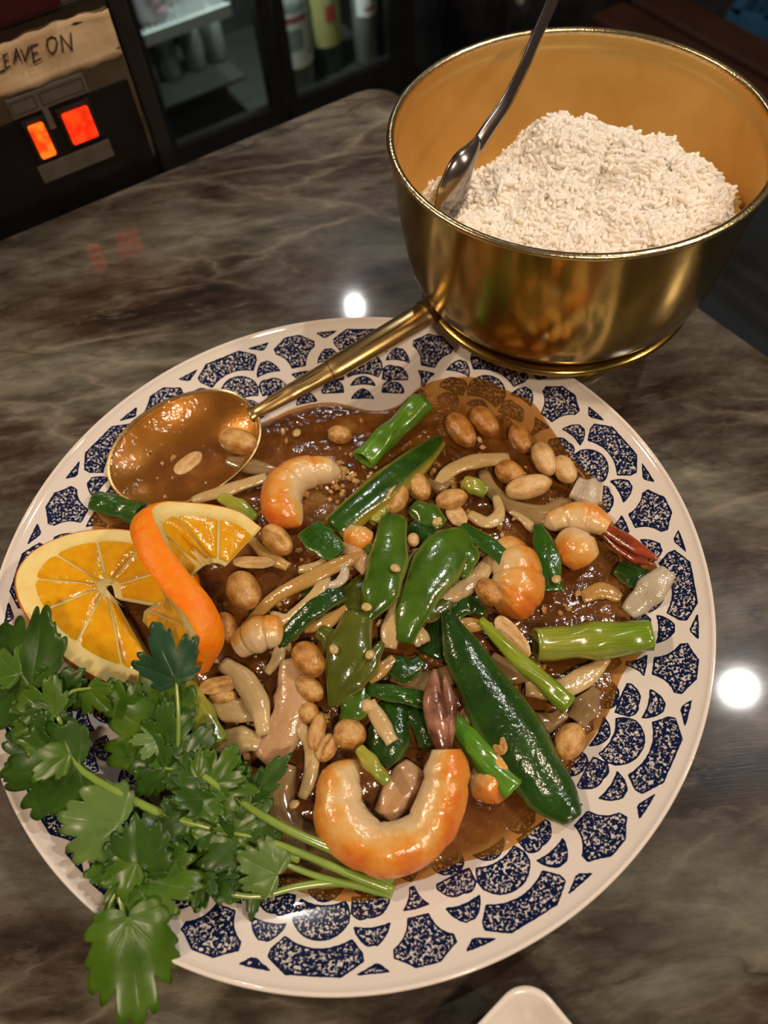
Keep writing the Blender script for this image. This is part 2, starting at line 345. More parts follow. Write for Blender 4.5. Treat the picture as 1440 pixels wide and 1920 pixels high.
def warmer():
    org = fp(0.0, 0.1, -0.12)
    r = empty('food_warmer', org, 'stainless food warmer with lit red switches and handwritten LEAVE ON tape', 'warmer')
    fpart('housing', M_STAIN, r, [(-0.20, 0.1215, 0.014, 0.22, -0.12, 0.1005)], 0.002)
    fpart('front_panel', M_STAIN, r, [(-0.20, 0.1115, 0.010, 0.0142, -0.12, 0.1000)], 0.0015)
    fpart('dark_reflection_panel', M_BLACKG, r, [(-0.20, 0.1085, 0.0088, 0.0102, -0.12, 0.0545)], 0.001)  # added black sheet, stands in for the dark reflection on the lower steel
    fpart('corner_trim', M_BLACKP, r, [(0.1120, 0.1225, 0.0095, 0.0145, -0.12, 0.1000)], 0.002)
    fpart('lid', M_MAROON, r, [(-0.21, 0.088, 0.004, 0.23, 0.1005, 0.130)], 0.003)
    fpart('top_edge', M_BLACKP, r, [(-0.21, 0.1225, 0.008, 0.0105, 0.0985, 0.1012)], 0.0005)
    # wrinkled tape strip
    n1, n2 = 60, 8; vs, fs = [], []
    for i in range(n1):
        for j in range(n2):
            s = -0.12+(0.1105+0.12)*i/(n1-1); q = j/(n2-1); z = 0.0680+0.0245*q-0.0015*math.sin(s*60)*q+0.0006*math.sin(s*400+j)*(q in (0.0, 1.0))
            off = 0.0095-0.0016*abs(math.sin(q*5+s*22))*0.6-0.0007*math.sin(s*150+q*4)
            vs.append(fp(s, off, z)-org)
    fs = [(i*n2+j, (i+1)*n2+j, (i+1)*n2+j+1, i*n2+j+1) for i in range(n1-1) for j in range(n2-1)]
    t = link('tape_strip', new_mesh('tape_strip', vs, fs, True, [M_TAPE]), r); sm = t.modifiers.new('t', 'SOLIDIFY'); sm.thickness = 0.0003
    t['label'] = 'tan tape strip reading LEAVE ON'
    strokes = {'l': [[(-14, 112), (-7, 138), (8, 131)]], 'e': [[(6, 104), (11, 128)], [(6, 104), (13, 101)], [(9, 115), (15, 112)], [(11, 128), (18, 124)]],
               'a': [[(26, 119), (30, 92), (38, 112)], [(28, 108), (35, 105)]], 'v': [[(39, 93), (47, 115), (54, 88)]], 'e2': [[(58, 86), (63, 117)], [(58, 86), (70, 83)], [(61, 101), (69, 98)], [(63, 117), (76, 110)]],
               'o': [[(104, 72), (96, 69), (89, 74), (88, 85), (92, 96), (98, 101), (105, 93), (107, 80), (103, 71), (95, 70)]], 'n': [[(118, 97), (114, 67), (135, 94), (132, 62)]]}
    p0 = fp(0, 0.0074, 0)
    for k, ss in strokes.items():
        V, Fx = [], []
        for st in ss:
            P = [ray_plane(u, v, p0, NB3) for u, v in st]
            for a, b in zip(P[:-1], P[1:]):
                d = b-a; d = d/np.linalg.norm(d); sd = np.cross(d, NB3); w = 0.00042; bi = len(V)
                V += [q-org for q in (a-d*w+sd*w, a-d*w-sd*w, b+d*w-sd*w, b+d*w+sd*w)]+[q-org-NB3*0.0002 for q in (a-d*w+sd*w, a-d*w-sd*w, b+d*w-sd*w, b+d*w+sd*w)]
                Fx += [tuple(bi+i for i in f) for f in ((0, 1, 2, 3), (7, 6, 5, 4), (0, 4, 5, 1), (1, 5, 6, 2), (2, 6, 7, 3), (3, 7, 4, 0))]
        link('letter', new_mesh('letter', V, Fx, False, [M_INK]), t)
    pl = fpart('label_plate', M_PLATE, r, [(0.0392, 0.0848, 0.0078, 0.0101, 0.0563, 0.0668)], 0.0003)
    for a, b in ((0.0405, 0.0545), (0.0575, 0.0830)):
        q = fpart('label_frame', M_PLATE2, r, [(a, b, 0.0074, 0.0079, 0.0582, 0.0586), (a, b, 0.0074, 0.0079, 0.0648, 0.0652), (a, a+0.0004, 0.0074, 0.0079, 0.0586, 0.0648), (b-0.0004, b, 0.0074, 0.0079, 0.0586, 0.0648)]); q.parent = pl
    fpart('label_plate', M_PLATE, r, [(0.0390, 0.0850, 0.0078, 0.0090, 0.0160, 0.0268)], 0.0003)
    fpart('switch_divider', M_PLATE, r, [(0.0555, 0.0592, 0.0078, 0.0090, 0.0440, 0.0565)], 0.0003)
    for a, b, z0, z1, m in ((0.0438, 0.0528, 0.0315, 0.0515, M_ORG), (0.0640, 0.0800, 0.0325, 0.0512, M_RED)):
        bz = fpart('switch_bezel', M_BLACKP, r, [(a-0.0022, b+0.0022, 0.0068, 0.0090, z0-0.0022, z1+0.0022)], 0.0006)
        k = fpart('rocker', m, r, [(a, b, 0.0038, 0.0070, z0, z1)], 0.0012); k.parent = bz
    for z, s in ((0.088, 0.1085), (0.012, 0.030)):
        pass
warmer()
M_SHELF = pmat('dark_shelf_laminate', (0.02, 0.017, 0.014), (0.028, 0.024, 0.02), 20, rough=0.5)
o = fpart('back_bar_shelf', M_SHELF, None, [(-0.5, 0.1225, 0.004, 0.30, -0.15, -0.12)]); tag(o, kind='structure')
o = fpart('wall_back', M_WALLD, None, [(-2.5, 4.5, 2.02, 2.10, FLOOR_Z, 1.7)]); tag(o, kind='structure')

# glass door cooler across the aisle
M_FRIDGE = pmat('black_cooler_frame', (0.008, 0.008, 0.008), (0.012, 0.012, 0.012), 20, rough=0.4)
M_FIN = pmat('cooler_inside_liner', (0.014, 0.017, 0.015), (0.02, 0.024, 0.021), 12, rough=0.6)
M_WIRE = pmat('white_coated_wire', (0.42, 0.47, 0.46), rough=0.4)
def glassm():
    m, nt, b, N, L = nodes('cooler_door_glass')
    tr = N('ShaderNodeBsdfTransparent'); tr.inputs[0].default_value = (0.80, 0.84, 0.81, 1); g = N('ShaderNodeBsdfGlossy'); g.inputs['Roughness'].default_value = 0.08; g.inputs[0].default_value = (0.8, 0.85, 0.85, 1)
    lw = N('ShaderNodeLayerWeight'); lw.inputs[0].default_value = 0.25; ms = N('ShaderNodeMixShader'); L(lw.outputs['Fresnel'], ms.inputs[0]); L(tr.outputs[0], ms.inputs[1]); L(g.outputs[0], ms.inputs[2]); L(ms.outputs[0], nt.nodes['Material Output'].inputs['Surface'])
    return m
M_GLASS = glassm()
FO = 1.30; FZ0, FZ1 = -0.97, 0.10
def cooler():
    org = fp(0.8, FO+0.3, FLOOR_Z); r = empty('drinks_cooler', org, 'black two-door glass drinks cooler behind the bar', 'cooler')
    S0, S1 = 0.41, 1.17
    fpart('cabinet', M_FRIDGE, r, [(S0, S0+0.03, FO+0.04, FO+0.55, FZ0, FZ1), (S1-0.03, S1, FO+0.04, FO+0.55, FZ0, FZ1), (S0, S1, FO+0.53, FO+0.55, FZ0, FZ1), (S0, S1, FO+0.04, FO+0.55, FZ1-0.03, FZ1), (S0, S1, FO+0.04, FO+0.55, FZ0, FZ0+0.12)])
    fpart('liner', M_FIN, r, [(S0+0.03, S1-0.03, FO+0.50, FO+0.53, FZ0+0.12, FZ1-0.03), (S0+0.03, S1-0.03, FO+0.06, FO+0.50, FZ0+0.12, FZ0+0.13)])
    fpart('kick_plate', M_FRIDGE, r, [(S0+0.02, S1-0.02, FO+0.06, FO+0.5, FLOOR_Z, FZ0)])
    for a, b in ((S0, 0.775), (0.785, S1)):
        i0, i1 = (a+0.06, b-0.035) if a == S0 else (a+0.025, b-0.07)
        d = fpart('door', M_FRIDGE, r, [(a, i0, FO, FO+0.035, FZ0+0.02, FZ1), (i1, b, FO, FO+0.035, FZ0+0.02, FZ1), (i0, i1, FO, FO+0.035, FZ0+0.02, -0.795), (i0, i1, FO, FO+0.035, FZ1-0.07, FZ1)])
        g = fpart('pane', M_GLASS, r, [(i0, i1, FO+0.014, FO+0.018, -0.795, FZ1-0.07)]); g.parent = d
    for z in (-0.575,):
        for a, b in ((0.455, 0.700),):
            bx = [(a, b, FO+0.06+0.026*k, FO+0.0635+0.026*k, z-0.003, z) for k in range(1)]
            wires = [(a+0.0135*k, a+0.0135*k+0.004, FO+0.07, FO+0.42, z, z+0.004) for k in range(int((b-a)/0.0135)+1)]
            fpart('wire_shelf', M_WIRE, r, [(a-0.005, b+0.004, FO+0.062, FO+0.070, z-0.012, z+0.014), (a-0.005, b+0.004, FO+0.41, FO+0.418, z-0.004, z+0.008)]+wires)
    fpart('lower_shelf', M_FIN, r, [(0.45, 0.72, FO+0.10, FO+0.45, -0.755, -0.748)])
cooler()
lamp('cooler_light', tuple(fp(0.79, FO+0.055, -0.05)), 0.03, 7.0, (0.95, 0.99, 1.0), tuple(fp(0.75, FO+0.25, -0.9)))

def bottle_prof(H, R, neck, shoulder=0.62):
    return [(0.0, 0.0), (R*0.9, 0.0), (R, 0.008), (R, H*shoulder), (R*0.93, H*(shoulder+0.05)), (neck*1.25, H*(shoulder+0.17)), (neck, H*(shoulder+0.23)), (neck, H*0.95), (neck*1.15, H*0.955), (neck*1.15, H), (0.0, H)]
M_GREENGL = pmat('green_bottle_glass', (0.02, 0.05, 0.03), (0.03, 0.07, 0.04), 20, rough=0.08, coat=0.6)
M_CLEARGL = pmat('pale_bottle_glass', (0.16, 0.19, 0.165), (0.20, 0.23, 0.20), 20, rough=0.12, coat=0.6)
M_BLUEGL = pmat('dark_blue_bottle', (0.006, 0.008, 0.035), (0.010, 0.014, 0.05), 20, rough=0.15, coat=0.5)
M_WLAB = pmat('white_paper_label', (0.74, 0.77, 0.74), (0.78, 0.80, 0.78), 40, rough=0.6)
M_YLAB = pmat('yellow_paper_label', (0.36, 0.34, 0.12), (0.40, 0.38, 0.15), 40, rough=0.6)
M_RPRT = pmat('red_label_print', (0.38, 0.06, 0.04), rough=0.6)
M_BPRT = pmat('blue_label_print', (0.05, 0.14, 0.28), rough=0.6)
M_GPRT = pmat('grey_green_label_print', (0.22, 0.30, 0.26), rough=0.6)
M_CAP = pmat('silver_bottle_cap', (0.6, 0.66, 0.7), rough=0.15, metal=1.0)
M_TUB = pmat('white_plastic_tub', (0.72, 0.75, 0.73), (0.76, 0.79, 0.76), 30, rough=0.45)
M_TUBP = pmat('pinkish_carton', (0.50, 0.46, 0.50), (0.55, 0.50, 0.54), 30, rough=0.5)
def curved(parent, name, R, a0, a1, z0, z1, mat, n=10):
    vs, fs = [], []
    for k in range(n+1):
        a = a0+(a1-a0)*k/n
        for z in (z0, z1): vs.append((R*math.cos(a), R*math.sin(a), z))
    for k in range(n): fs.append((2*k, 2*k+2, 2*k+3, 2*k+1))
    return link(name, new_mesh(name, vs, fs, True, [mat]), parent)
FACE = math.atan2(-NBK[1], -NBK[0])
def bottle(label, s, off, z, H, R, neck, glass, lab=None, prints=(), group='bottles in the cooler', cap=M_CAP, lz=(0.12, 0.56), shoulder=0.62, wide=1.15):
    r = empty('bottle', fp(s, off, z), label, 'bottle', group)
    v, f, _ = lathe(bottle_prof(H, R, neck, shoulder), 28, False); link('glass_body', new_mesh('glass_body', v, f, True, [glass]), r)
    v, f, _ = lathe([(neck*1.2, H*0.93), (neck*1.25, H*0.935), (neck*1.25, H*1.005), (0.0, H*1.01)], 20, False); link('cap', new_mesh('cap', v, f, True, [cap]), r)
    if lab:
        lb = curved(r, 'paper_label', R+0.0006, FACE-wide, FACE+wide, H*lz[0], H*lz[1], lab)
        for (x0, x1, y0, y1, pm) in prints:
            curved(lb, 'label_print', R+0.0011, FACE-wide+2*wide*x0, FACE-wide+2*wide*x1, H*(lz[0]+(lz[1]-lz[0])*y0), H*(lz[0]+(lz[1]-lz[0])*y1), pm, 6)
    return r
ZB = -0.840
bottle('clear bottle with white red-cornered label in the right cooler door', 0.872, FO+0.12, ZB, 0.31, 0.048, 0.014, M_CLEARGL, M_WLAB, [(0.12, 0.6, 0.35, 0.72, M_GPRT), (0.1, 0.8, 0.84, 0.93, M_RPRT), (0.74, 0.80, 0.30, 0.84, M_RPRT), (0.68, 0.82, 0.20, 0.28, M_RPRT)], lz=(0.24, 0.66), shoulder=0.70)
bottle('green bottle with yellow label and red seal', 0.990, FO+0.16, ZB, 0.30, 0.045, 0.013, M_GREENGL, M_YLAB, [(0.35, 0.62, 0.45, 0.72, M_RPRT)], lz=(0.24, 0.70), shoulder=0.72)
bottle('bottle with narrow white and blue label at the cooler\'s right edge', 1.092, FO+0.12, ZB, 0.33, 0.033, 0.012, M_CLEARGL, M_WLAB, [(0.25, 0.7, 0.45, 0.62, M_BPRT), (0.3, 0.7, 0.10, 0.16, M_RPRT), (0.3, 0.65, 0.72, 0.95, M_RPRT)], lz=(0.38, 0.80), shoulder=0.82)
for k, s in enumerate((0.505, 0.570, 0.640, 0.700)):
    bottle(['leftmost pale bottle on the cooler floor', 'second pale bottle from the left on the cooler floor', 'third pale bottle from the left on the cooler floor', 'rightmost pale bottle on the left cooler floor'][k], s, FO+0.22, -0.748, 0.16, 0.027, 0.011, M_CLEARGL, None, group='pale bottles on the cooler floor', cap=M_BLUEGL)
for k, s in enumerate((0.53, 0.60, 0.67)):
    bottle(['left dark blue bottle behind the pale ones', 'middle dark blue bottle behind the pale ones', 'right dark blue bottle behind the pale ones'][k], s, FO+0.36, -0.748, 0.19, 0.031, 0.014, M_BLUEGL, None, group='dark blue bottles in the cooler', cap=M_BLUEGL)
def tub(label, s, off, z, R, H, mat, band=None):
    r = empty('food_tub', fp(s, off, z), label, 'tub', 'tubs on the wire shelf')
    v, f, _ = lathe([(0, 0), (R*0.86, 0), (R*0.9, 0.004), (R*0.98, H*0.9), (R, H*0.9), (R, H*0.93)], 32, False); link('tub_body', new_mesh('tub_body', v, f, True, [mat]), r)
    v, f, _ = lathe([(R*1.0, H*0.93), (R*1.03, H*0.94), (R*1.03, H*0.995), (R*0.95, H), (0, H)], 32, False); link('tub_lid', new_mesh('tub_lid', v, f, True, [M_TUB]), r)
    if band:
        for a, b, y0, y1 in ((FACE-0.5, FACE+0.2, 0.3, 0.7), (FACE-0.2, FACE+0.5, 0.15, 0.25)): curved(r, 'tub_print', R*0.975, a, b, H*y0, H*y1, band, 8)
    return r
tub('white round tub on the cooler\'s wire shelf', 0.628, FO+0.20, -0.571, 0.045, 0.11, M_TUB)
tub('pink-printed white tub at the left of the wire shelf', 0.545, FO+0.15, -0.571, 0.048, 0.13, M_TUBP, pmat('pink_print', (0.42, 0.26, 0.30), rough=0.6))
M_CTN = pmat('white_milk_carton', (0.50, 0.55, 0.53), (0.54, 0.58, 0.56), 30, rough=0.5)
r_ = empty('drink_carton', fp(0.468, FO+0.11, -0.571), 'white carton at the far left of the wire shelf', 'carton')
mb = MB(); mb.box((0, 0, 0.08), (0.045, 0.06, 0.16), FM); bevel(mb.build('carton_body', M_CTN, r_), 0.003)
mb = MB(); mb.add([FM@np.array(q) for q in ((-0.0225, -0.03, 0.16), (0.0225, -0.03, 0.16), (0.0225, 0.03, 0.16), (-0.0225, 0.03, 0.16), (-0.0225, 0, 0.19), (0.0225, 0, 0.19))], [(0, 1, 5, 4), (2, 3, 4, 5), (0, 4, 3), (1, 2, 5)]); mb.build('gable_top', M_CTN, r_)

# dark things on the floor beyond the bar end
M_BAGB = pmat('black_vinyl', (0.008, 0.008, 0.010), (0.014, 0.014, 0.017), 20, rough=0.22, bump=0.5, bscale=14, bdist=0.02)
def bag():
    n1, n2 = 48, 26; vs = []
    for j in range(n2+1):
        f = j/n2; th = PI*f
        for k in range(n1):
            a = 2*PI*k/n1
            r = math.sin(th)**0.55; w = 1+0.10*math.sin(3*a+4*f)+0.07*math.sin(7*a-5*f)+0.05*math.sin(11*a+9*f)
            vs.append((0.30*r*w*math.cos(a), 0.26*r*w*math.sin(a), 0.25*(1-math.cos(th))*(1+0.05*math.sin(5*a))))
    fs = [(j*n1+k, j*n1+(k+1) % n1, (j+1)*n1+(k+1) % n1, (j+1)*n1+k) for j in range(n2) for k in range(n1)]
    o = link('vinyl_bag', new_mesh('vinyl_bag', vs, fs, True, [M_BAGB])); o.location = (0.60, 2.12, FLOOR_Z); o.rotation_euler = (0, 0, 0.15)
    tag(o, 'shiny black vinyl bag on the floor behind the rice bowl', 'bag')
bag()
M_CRATE = pmat('blue_plastic_crate', (0.02, 0.09, 0.20), (0.03, 0.11, 0.24), 20, rough=0.45)
def crate():
    r = empty('plastic_crate', (1.36, 1.76, FLOOR_Z), 'blue slatted plastic crate on the floor at top right', 'crate'); r.rotation_euler = (0, 0, -0.62)
    w, d, h = 0.62, 0.42, 0.34
    def bp(name, lst, par=r):
        mb = MB()
        for c, s in lst: mb.box(c, s)
        return mb.build(name, M_CRATE, par)
    bp('crate_floor', [((0, 0, 0.01), (w, d, 0.02))]); bp('top_rim', [((0, -d/2, h-0.02), (w, 0.025, 0.04)), ((0, d/2, h-0.02), (w, 0.025, 0.04)), ((-w/2, 0, h-0.02), (0.025, d, 0.04)), ((w/2, 0, h-0.02), (0.025, d, 0.04))])
    for sx in (-1, 1):
        for sy in (-1, 1): bp('corner_post', [((sx*w/2, sy*d/2, h/2), (0.03, 0.03, h))])
    for z in (0.09, 0.17, 0.25):
        for sy in (-1, 1): bp('slat', [((0, sy*d/2, z), (w, 0.012, 0.04))])
        for sx in (-1, 1): bp('slat', [((sx*w/2, 0, z), (0.012, d, 0.04))])
    for i in range(1, 8):
        for sy in (-1, 1): bp('upright', [((-w/2+w*i/8, sy*d/2, h/2), (0.018, 0.016, h))])
crate()
M_BROWN = pmat('dark_brown_wood', (0.035, 0.014, 0.009), (0.05, 0.02, 0.012), 12, rough=0.4)
def bench():
    A = ray_z(1270, 50, -0.55); B = ray_z(1900, 400, -0.55); d = B-A; L_ = np.linalg.norm(d); a = math.atan2(d[1], d[0])
    r = empty('wooden_bench', (*((A+B)/2)[:2], FLOOR_Z), 'dark brown wooden bench rail at the top right edge', 'bench'); r.rotation_euler = (0, 0, a)
    def bp(name, c, s):
        mb = MB(); mb.box(c, s); return bevel(mb.build(name, M_BROWN, r), 0.006)
    H = -0.55-FLOOR_Z
    for k in range(2): bp('seat_plank', (0, -0.055-k*0.0+0.0 if k == 0 else 0.055, H-0.015), (L_+0.3, 0.09, 0.03))
    for sx in (-1, 1):
        for sy in (-1, 1): bp('leg', (sx*(L_/2+0.10), sy*0.06, (H-0.03)/2), (0.04, 0.04, H-0.03))
bench()


# ------------------------------------------------------------------ plate
def plate():
    # printed pattern: a signed-distance field stored on the glaze, in cells of 30 degrees
    D2 = lambda a: a*PI/180*0.125
    def arcline(p, q, sag, n=10):   # p, q in (deg, mm); bulge sag in mm to the left of p->q
        p = np.array([D2(p[0])*1000, p[1]]); q = np.array([D2(q[0])*1000, q[1]]); d = q-p; nn = np.array([-d[1], d[0]])/np.hypot(*d)
        return [tuple(p+d*t+(-nn)*sag*4*t*(1-t)) for t in np.linspace(0, 1, n, endpoint=False)]
    def poly(pts):                  # pts: (deg, mm, sag to next)
        out = []
        for i, (a, r, s) in enumerate(pts):
            b = pts[(i+1) % len(pts)]; out += arcline((a, r), (b[0], b[1]), s, 10 if s else 1)
        return np.array(out)
    polys = [
        poly([(-4.9, 124.9, -2.6), (4.9, 124.9, 0), (6.4, 128.9, 0), (6.5, 131, 0), (3.6, 134.8, -0.2), (-3.6, 134.8, 0), (-6.5, 131, 0), (-6.4, 128.9, 0)]),
        poly([(-3.7, 113.6, -1.5), (3.7, 113.6, 0.8), (4.3, 120.0, 1.4), (0, 125.0, 1.4), (-4.3, 120.0, 0.8)]),
        poly([(-3.2, 108.8, 0), (-2.6, 111.6, 0), (3.2, 108.8, 1.5), (0, 113.9, 1.5)]) if False else poly([(-3.2, 109.5, -0.6), (3.2, 109.5, 1.0), (0, 113.8, 1.0)]),
    ]
    for s in (1, -1):
        f = lambda L: poly([(s*a, r, s*q) for a, r, q in L])
        polys += [
            f([(5.2, 121.4, -0.7), (10.6, 121.3, 0.7), (8.5, 127, -0.1), (7.2, 127, 0.7)]),
            f([(5.8, 134.4, 0), (8.0, 132.2, -0.0), (8.6, 132.2, 0), (9.8, 134.4, 0)]),
            f([(4.8, 112.6, 0.3), (10.9, 113.6, 0.5), (10.6, 115.9, 1.3), (7.3, 118.8, 1.0), (4.9, 117.6, 0.2)]),
            f([(5.0, 106.6, 0.2), (10.6, 107.2, 0.4), (10.2, 109.6, 1.0), (7.4, 111.6, 0.9), (5.2, 110.2, 0.2)]),
            f([(-3.0, 103.4, 0), (3.0, 103.4, 0.8), (0, 108.0, 0.8)]),
        ]
    polys += [
        poly([(13.4, 121.1, 0), (16.6, 121.1, -1.2), (19.2, 128.9, 0), (19.3, 131.2, -0.2), (16.6, 134.7, 0), (13.4, 134.7, -0.2), (10.7, 131.2, 0), (10.8, 128.9, -1.2)]),
        poly([(14.6, 112.0, 0), (15.4, 112.0, -0.7), (17.0, 118.4, 0.2), (13.0, 118.4, -0.7)]),
        poly([(12.2, 104.0, 0), (17.8, 104.0, 0.8), (15, 110.3, 0.8)]),
    ]
    NA, r0, r1, NRD = 1440, 0.0985, 0.1372, 84
    na = NA//24                                  # samples per half cell
    A = np.linspace(0, 15, na+1); Rr = np.linspace(r0, r1, NRD)
    G = np.stack(np.meshgrid(A, Rr, indexing='ij'), -1).reshape(-1, 2); X = np.c_[D2(G[:, 0])*1000, G[:, 1]*1000]
    sd = np.full(len(X), -9.0)
    for Pm in polys:
        for shift in (0,):
            a = Pm; b = np.roll(Pm, -1, axis=0); d = b-a; L2 = (d**2).sum(1)+1e-12
            w = X[:, None, :]-a[None]; t = np.clip((w*d).sum(2)/L2, 0, 1); dist = np.sqrt(((w-t[..., None]*d)**2).sum(2)).min(1)
            c1 = (a[None, :, 1] > X[:, None, 1]) != (b[None, :, 1] > X[:, None, 1])
            xi = (b[:, 0]-a[:, 0])[None]*(X[:, None, 1]-a[None, :, 1])/((b[:, 1]-a[:, 1])[None]+1e-12)+a[None, :, 0]
            ins = ((c1 & (X[:, None, 0] < xi)).sum(1) % 2) == 1
            sd = np.maximum(sd, np.where(ins, dist, -dist))
    sd = sd.reshape(na+1, NRD)
    # profile: inner surface rings, then print rings, then lip and underside
    prof = [(r, zp(r)) for r in np.linspace(0.0, 0.097, 40)[1:]]
    prn = [(r, zp(r)) for r in Rr]
    lip = [(0.1385, zp(0.1378)+0.0006), (0.1394, 0.0284), (0.1400, 0.0275), (0.1401, 0.0264), (0.1397, 0.0252), (0.1385, 0.0240)]
    und = [(r, zp(r)-0.0045) for r in np.linspace(0.135, 0.09, 12)]+[(0.082, 0.0035), (0.080, 0.0), (0.077, 0.0), (0.074, 0.0020), (0.04, 0.0020)]
    full = prof+prn+lip+und
    vs, att = [], []
    ang0 = math.radians(-97.6)
    for i, (r, z) in enumerate(full):
        j = i-len(prof)
        for k in range(NA):
            a = ang0+2*PI*k/NA; vs.append((r*math.cos(a), r*math.sin(a), z))
            if 0 <= j < NRD:
                m = k % (2*na); m = m if m <= na else 2*na-m; att.append(sd[m, j])
            else: att.append(-5.0)
    fs = []
    for i in range(len(full)-1):
        b = i*NA
        for k in range(NA):
            k2 = (k+1) % NA; fs.append((b+k, b+k2, b+NA+k2, b+NA+k))
    fs.append(tuple(range(NA))[::-1]); b = (len(full)-1)*NA; fs.append(tuple(range(b, b+NA)))
    m, nt, bs, N, L = nodes('plate_glaze_blue_print')
    at = N('ShaderNodeAttribute'); at.attribute_name = 'ink'
    tc = N('ShaderNodeTexCoord')
    wob = N('ShaderNodeTexNoise'); wob.inputs['Scale'].default_value = 700; wob.inputs['Detail'].default_value = 3; L(tc.outputs['Object'], wob.inputs['Vector'])
    ws = N('ShaderNodeMath'); ws.operation = 'MULTIPLY_ADD'; ws.inputs[1].default_value = 0.5; L(wob.outputs['Fac'], ws.inputs[0]); L(at.outputs['Fac'], ws.inputs[2])
    inside = ramp(nt, [(0.0, 0.0), (0.06, 1.0)]); mp_ = N('ShaderNodeMath'); mp_.operation = 'SUBTRACT'; mp_.inputs[1].default_value = -0.05; L(ws.outputs[0], mp_.inputs[0]); L(mp_.outputs[0], inside.inputs[0])
    edge = ramp(nt, [(0.12, 1.0), (0.75, 0.0)]); L(mp_.outputs[0], edge.inputs[0])
    sp = N('ShaderNodeTexNoise'); sp.inputs['Scale'].default_value = 980; sp.inputs['Detail'].default_value = 2.0; sp.inputs['Roughness'].default_value = 0.55; sp.inputs['Distortion'].default_value = 0.6; L(tc.outputs['Object'], sp.inputs['Vector'])
    spa = N('ShaderNodeMath'); spa.operation = 'MULTIPLY_ADD'; spa.inputs[1].default_value = -0.30; L(edge.outputs[0], spa.inputs[0]); L(sp.outputs['Fac'], spa.inputs[2])
    spr = ramp(nt, [(0.535, 1.0), (0.59, 0.12)]); L(spa.outputs[0], spr.inputs[0])
    mu = N('ShaderNodeMath'); mu.operation = 'MULTIPLY'; L(inside.outputs[0], mu.inputs[0]); L(spr.outputs[0], mu.inputs[1])
    mx = N('ShaderNodeMix'); mx.data_type = 'RGBA'; L(mu.outputs[0], mx.inputs['Factor']); mx.inputs['A'].default_value = (0.78, 0.715, 0.65, 1); mx.inputs['B'].default_value = (0.005, 0.012, 0.055, 1)
    L(mx.outputs['Result'], bs.inputs['Base Color']); bs.inputs['Roughness'].default_value = 0.06; bs.inputs['Specular IOR Level'].default_value = 0.55
    me = new_mesh('dinner_plate', vs, fs, True, [m], None, {'ink': att})
    o = link('dinner_plate', me); o.location = (0, 0, 0)
    tag(o, 'round white dinner plate with speckled navy lattice border, holding the stir-fry', 'plate')
plate()

# ------------------------------------------------------------------ brass rice bowl
BC = np.array([0.1122, 0.1454, 0.0]); BR = 0.0766; BZ = 0.110
BOWL_OUT = [(0.0100, 0.0355), (0.030, 0.0355), (0.048, 0.0362), (0.0575, 0.0385), (0.0640, 0.0425), (0.0682, 0.0490), (0.0708, 0.0580), (0.0728, 0.0700), (0.0745, 0.0850), (0.0757, 0.0980), (0.0764, 0.1070), (0.0766, 0.1092)]
def rice_bowl():
    M_BRASS = pmat('brushed_brass', (0.46, 0.33, 0.10), (0.36, 0.245, 0.065), 30, rough=0.15, rough2=0.24, metal=1.0, bump=0.04, bscale=220)
    M_BRASSIN = pmat('satin_brass_inside', (0.82, 0.57, 0.21), (0.74, 0.49, 0.16), 40, rough=0.46, rough2=0.55, metal=1.0, bump=0.06, bscale=160)
    M_RIM = pmat('worn_brass_rim', (0.75, 0.58, 0.28), (0.85, 0.72, 0.45), 300, rough=0.22, metal=1.0, bump=0.2, bscale=900)
    root = empty('rice_bowl', BC, 'brushed brass rice bowl on a low pedestal behind the plate', 'bowl')
    out = BOWL_OUT
    rim = [(0.0774, 0.1094), (0.0775, 0.1104), (0.0768, 0.1111), (0.0752, 0.1112), (0.0744, 0.1106), (0.0742, 0.1094)]
    inn = [(r-0.0014, z) for r, z in out[::-1] if z > 0.040]; inn = [(0.0743, 0.1085), (0.0741, 0.1035), (0.0736, 0.1030)]+[q for q in inn if q[1] < 0.102]+[(0.050, 0.0385), (0.03, 0.0375), (0.0, 0.0372)]
    v, f, _ = lathe(out, 128, False); link('bowl_body', new_mesh('bowl_body', v, f, True, [M_BRASS]), root)
    v, f, _ = lathe([out[-1]]+rim+[inn[0]], 128, False); link('bowl_rim', new_mesh('bowl_rim', v, f, True, [M_RIM]), root)
    v, f, _ = lathe(inn, 128, False); link('bowl_lining', new_mesh('bowl_lining', v, f, True, [M_BRASSIN]), root)
    ringp = [(0.0500, 0.0338), (0.0610, 0.0340), (0.0642, 0.0350), (0.0650, 0.0363), (0.0640, 0.0376), (0.0600, 0.0382), (0.0500, 0.0370), (0.0500, 0.0338)]
    v, f, _ = lathe(ringp, 128, False); link('base_ring', new_mesh('base_ring', v, f, True, [M_BRASS]), root)
    ped = [(0.0, 0.0356), (0.024, 0.0356), (0.021, 0.033), (0.0195, 0.025), (0.023, 0.014), (0.034, 0.006), (0.0405, 0.0035), (0.0415, 0.002), (0.0405, 0.0), (0.0, 0.0)]
    v, f, _ = lathe(ped, 96, False); link('pedestal', new_mesh('pedestal', v, f, True, [M_BRASS]), root)
    return root
rice_bowl()
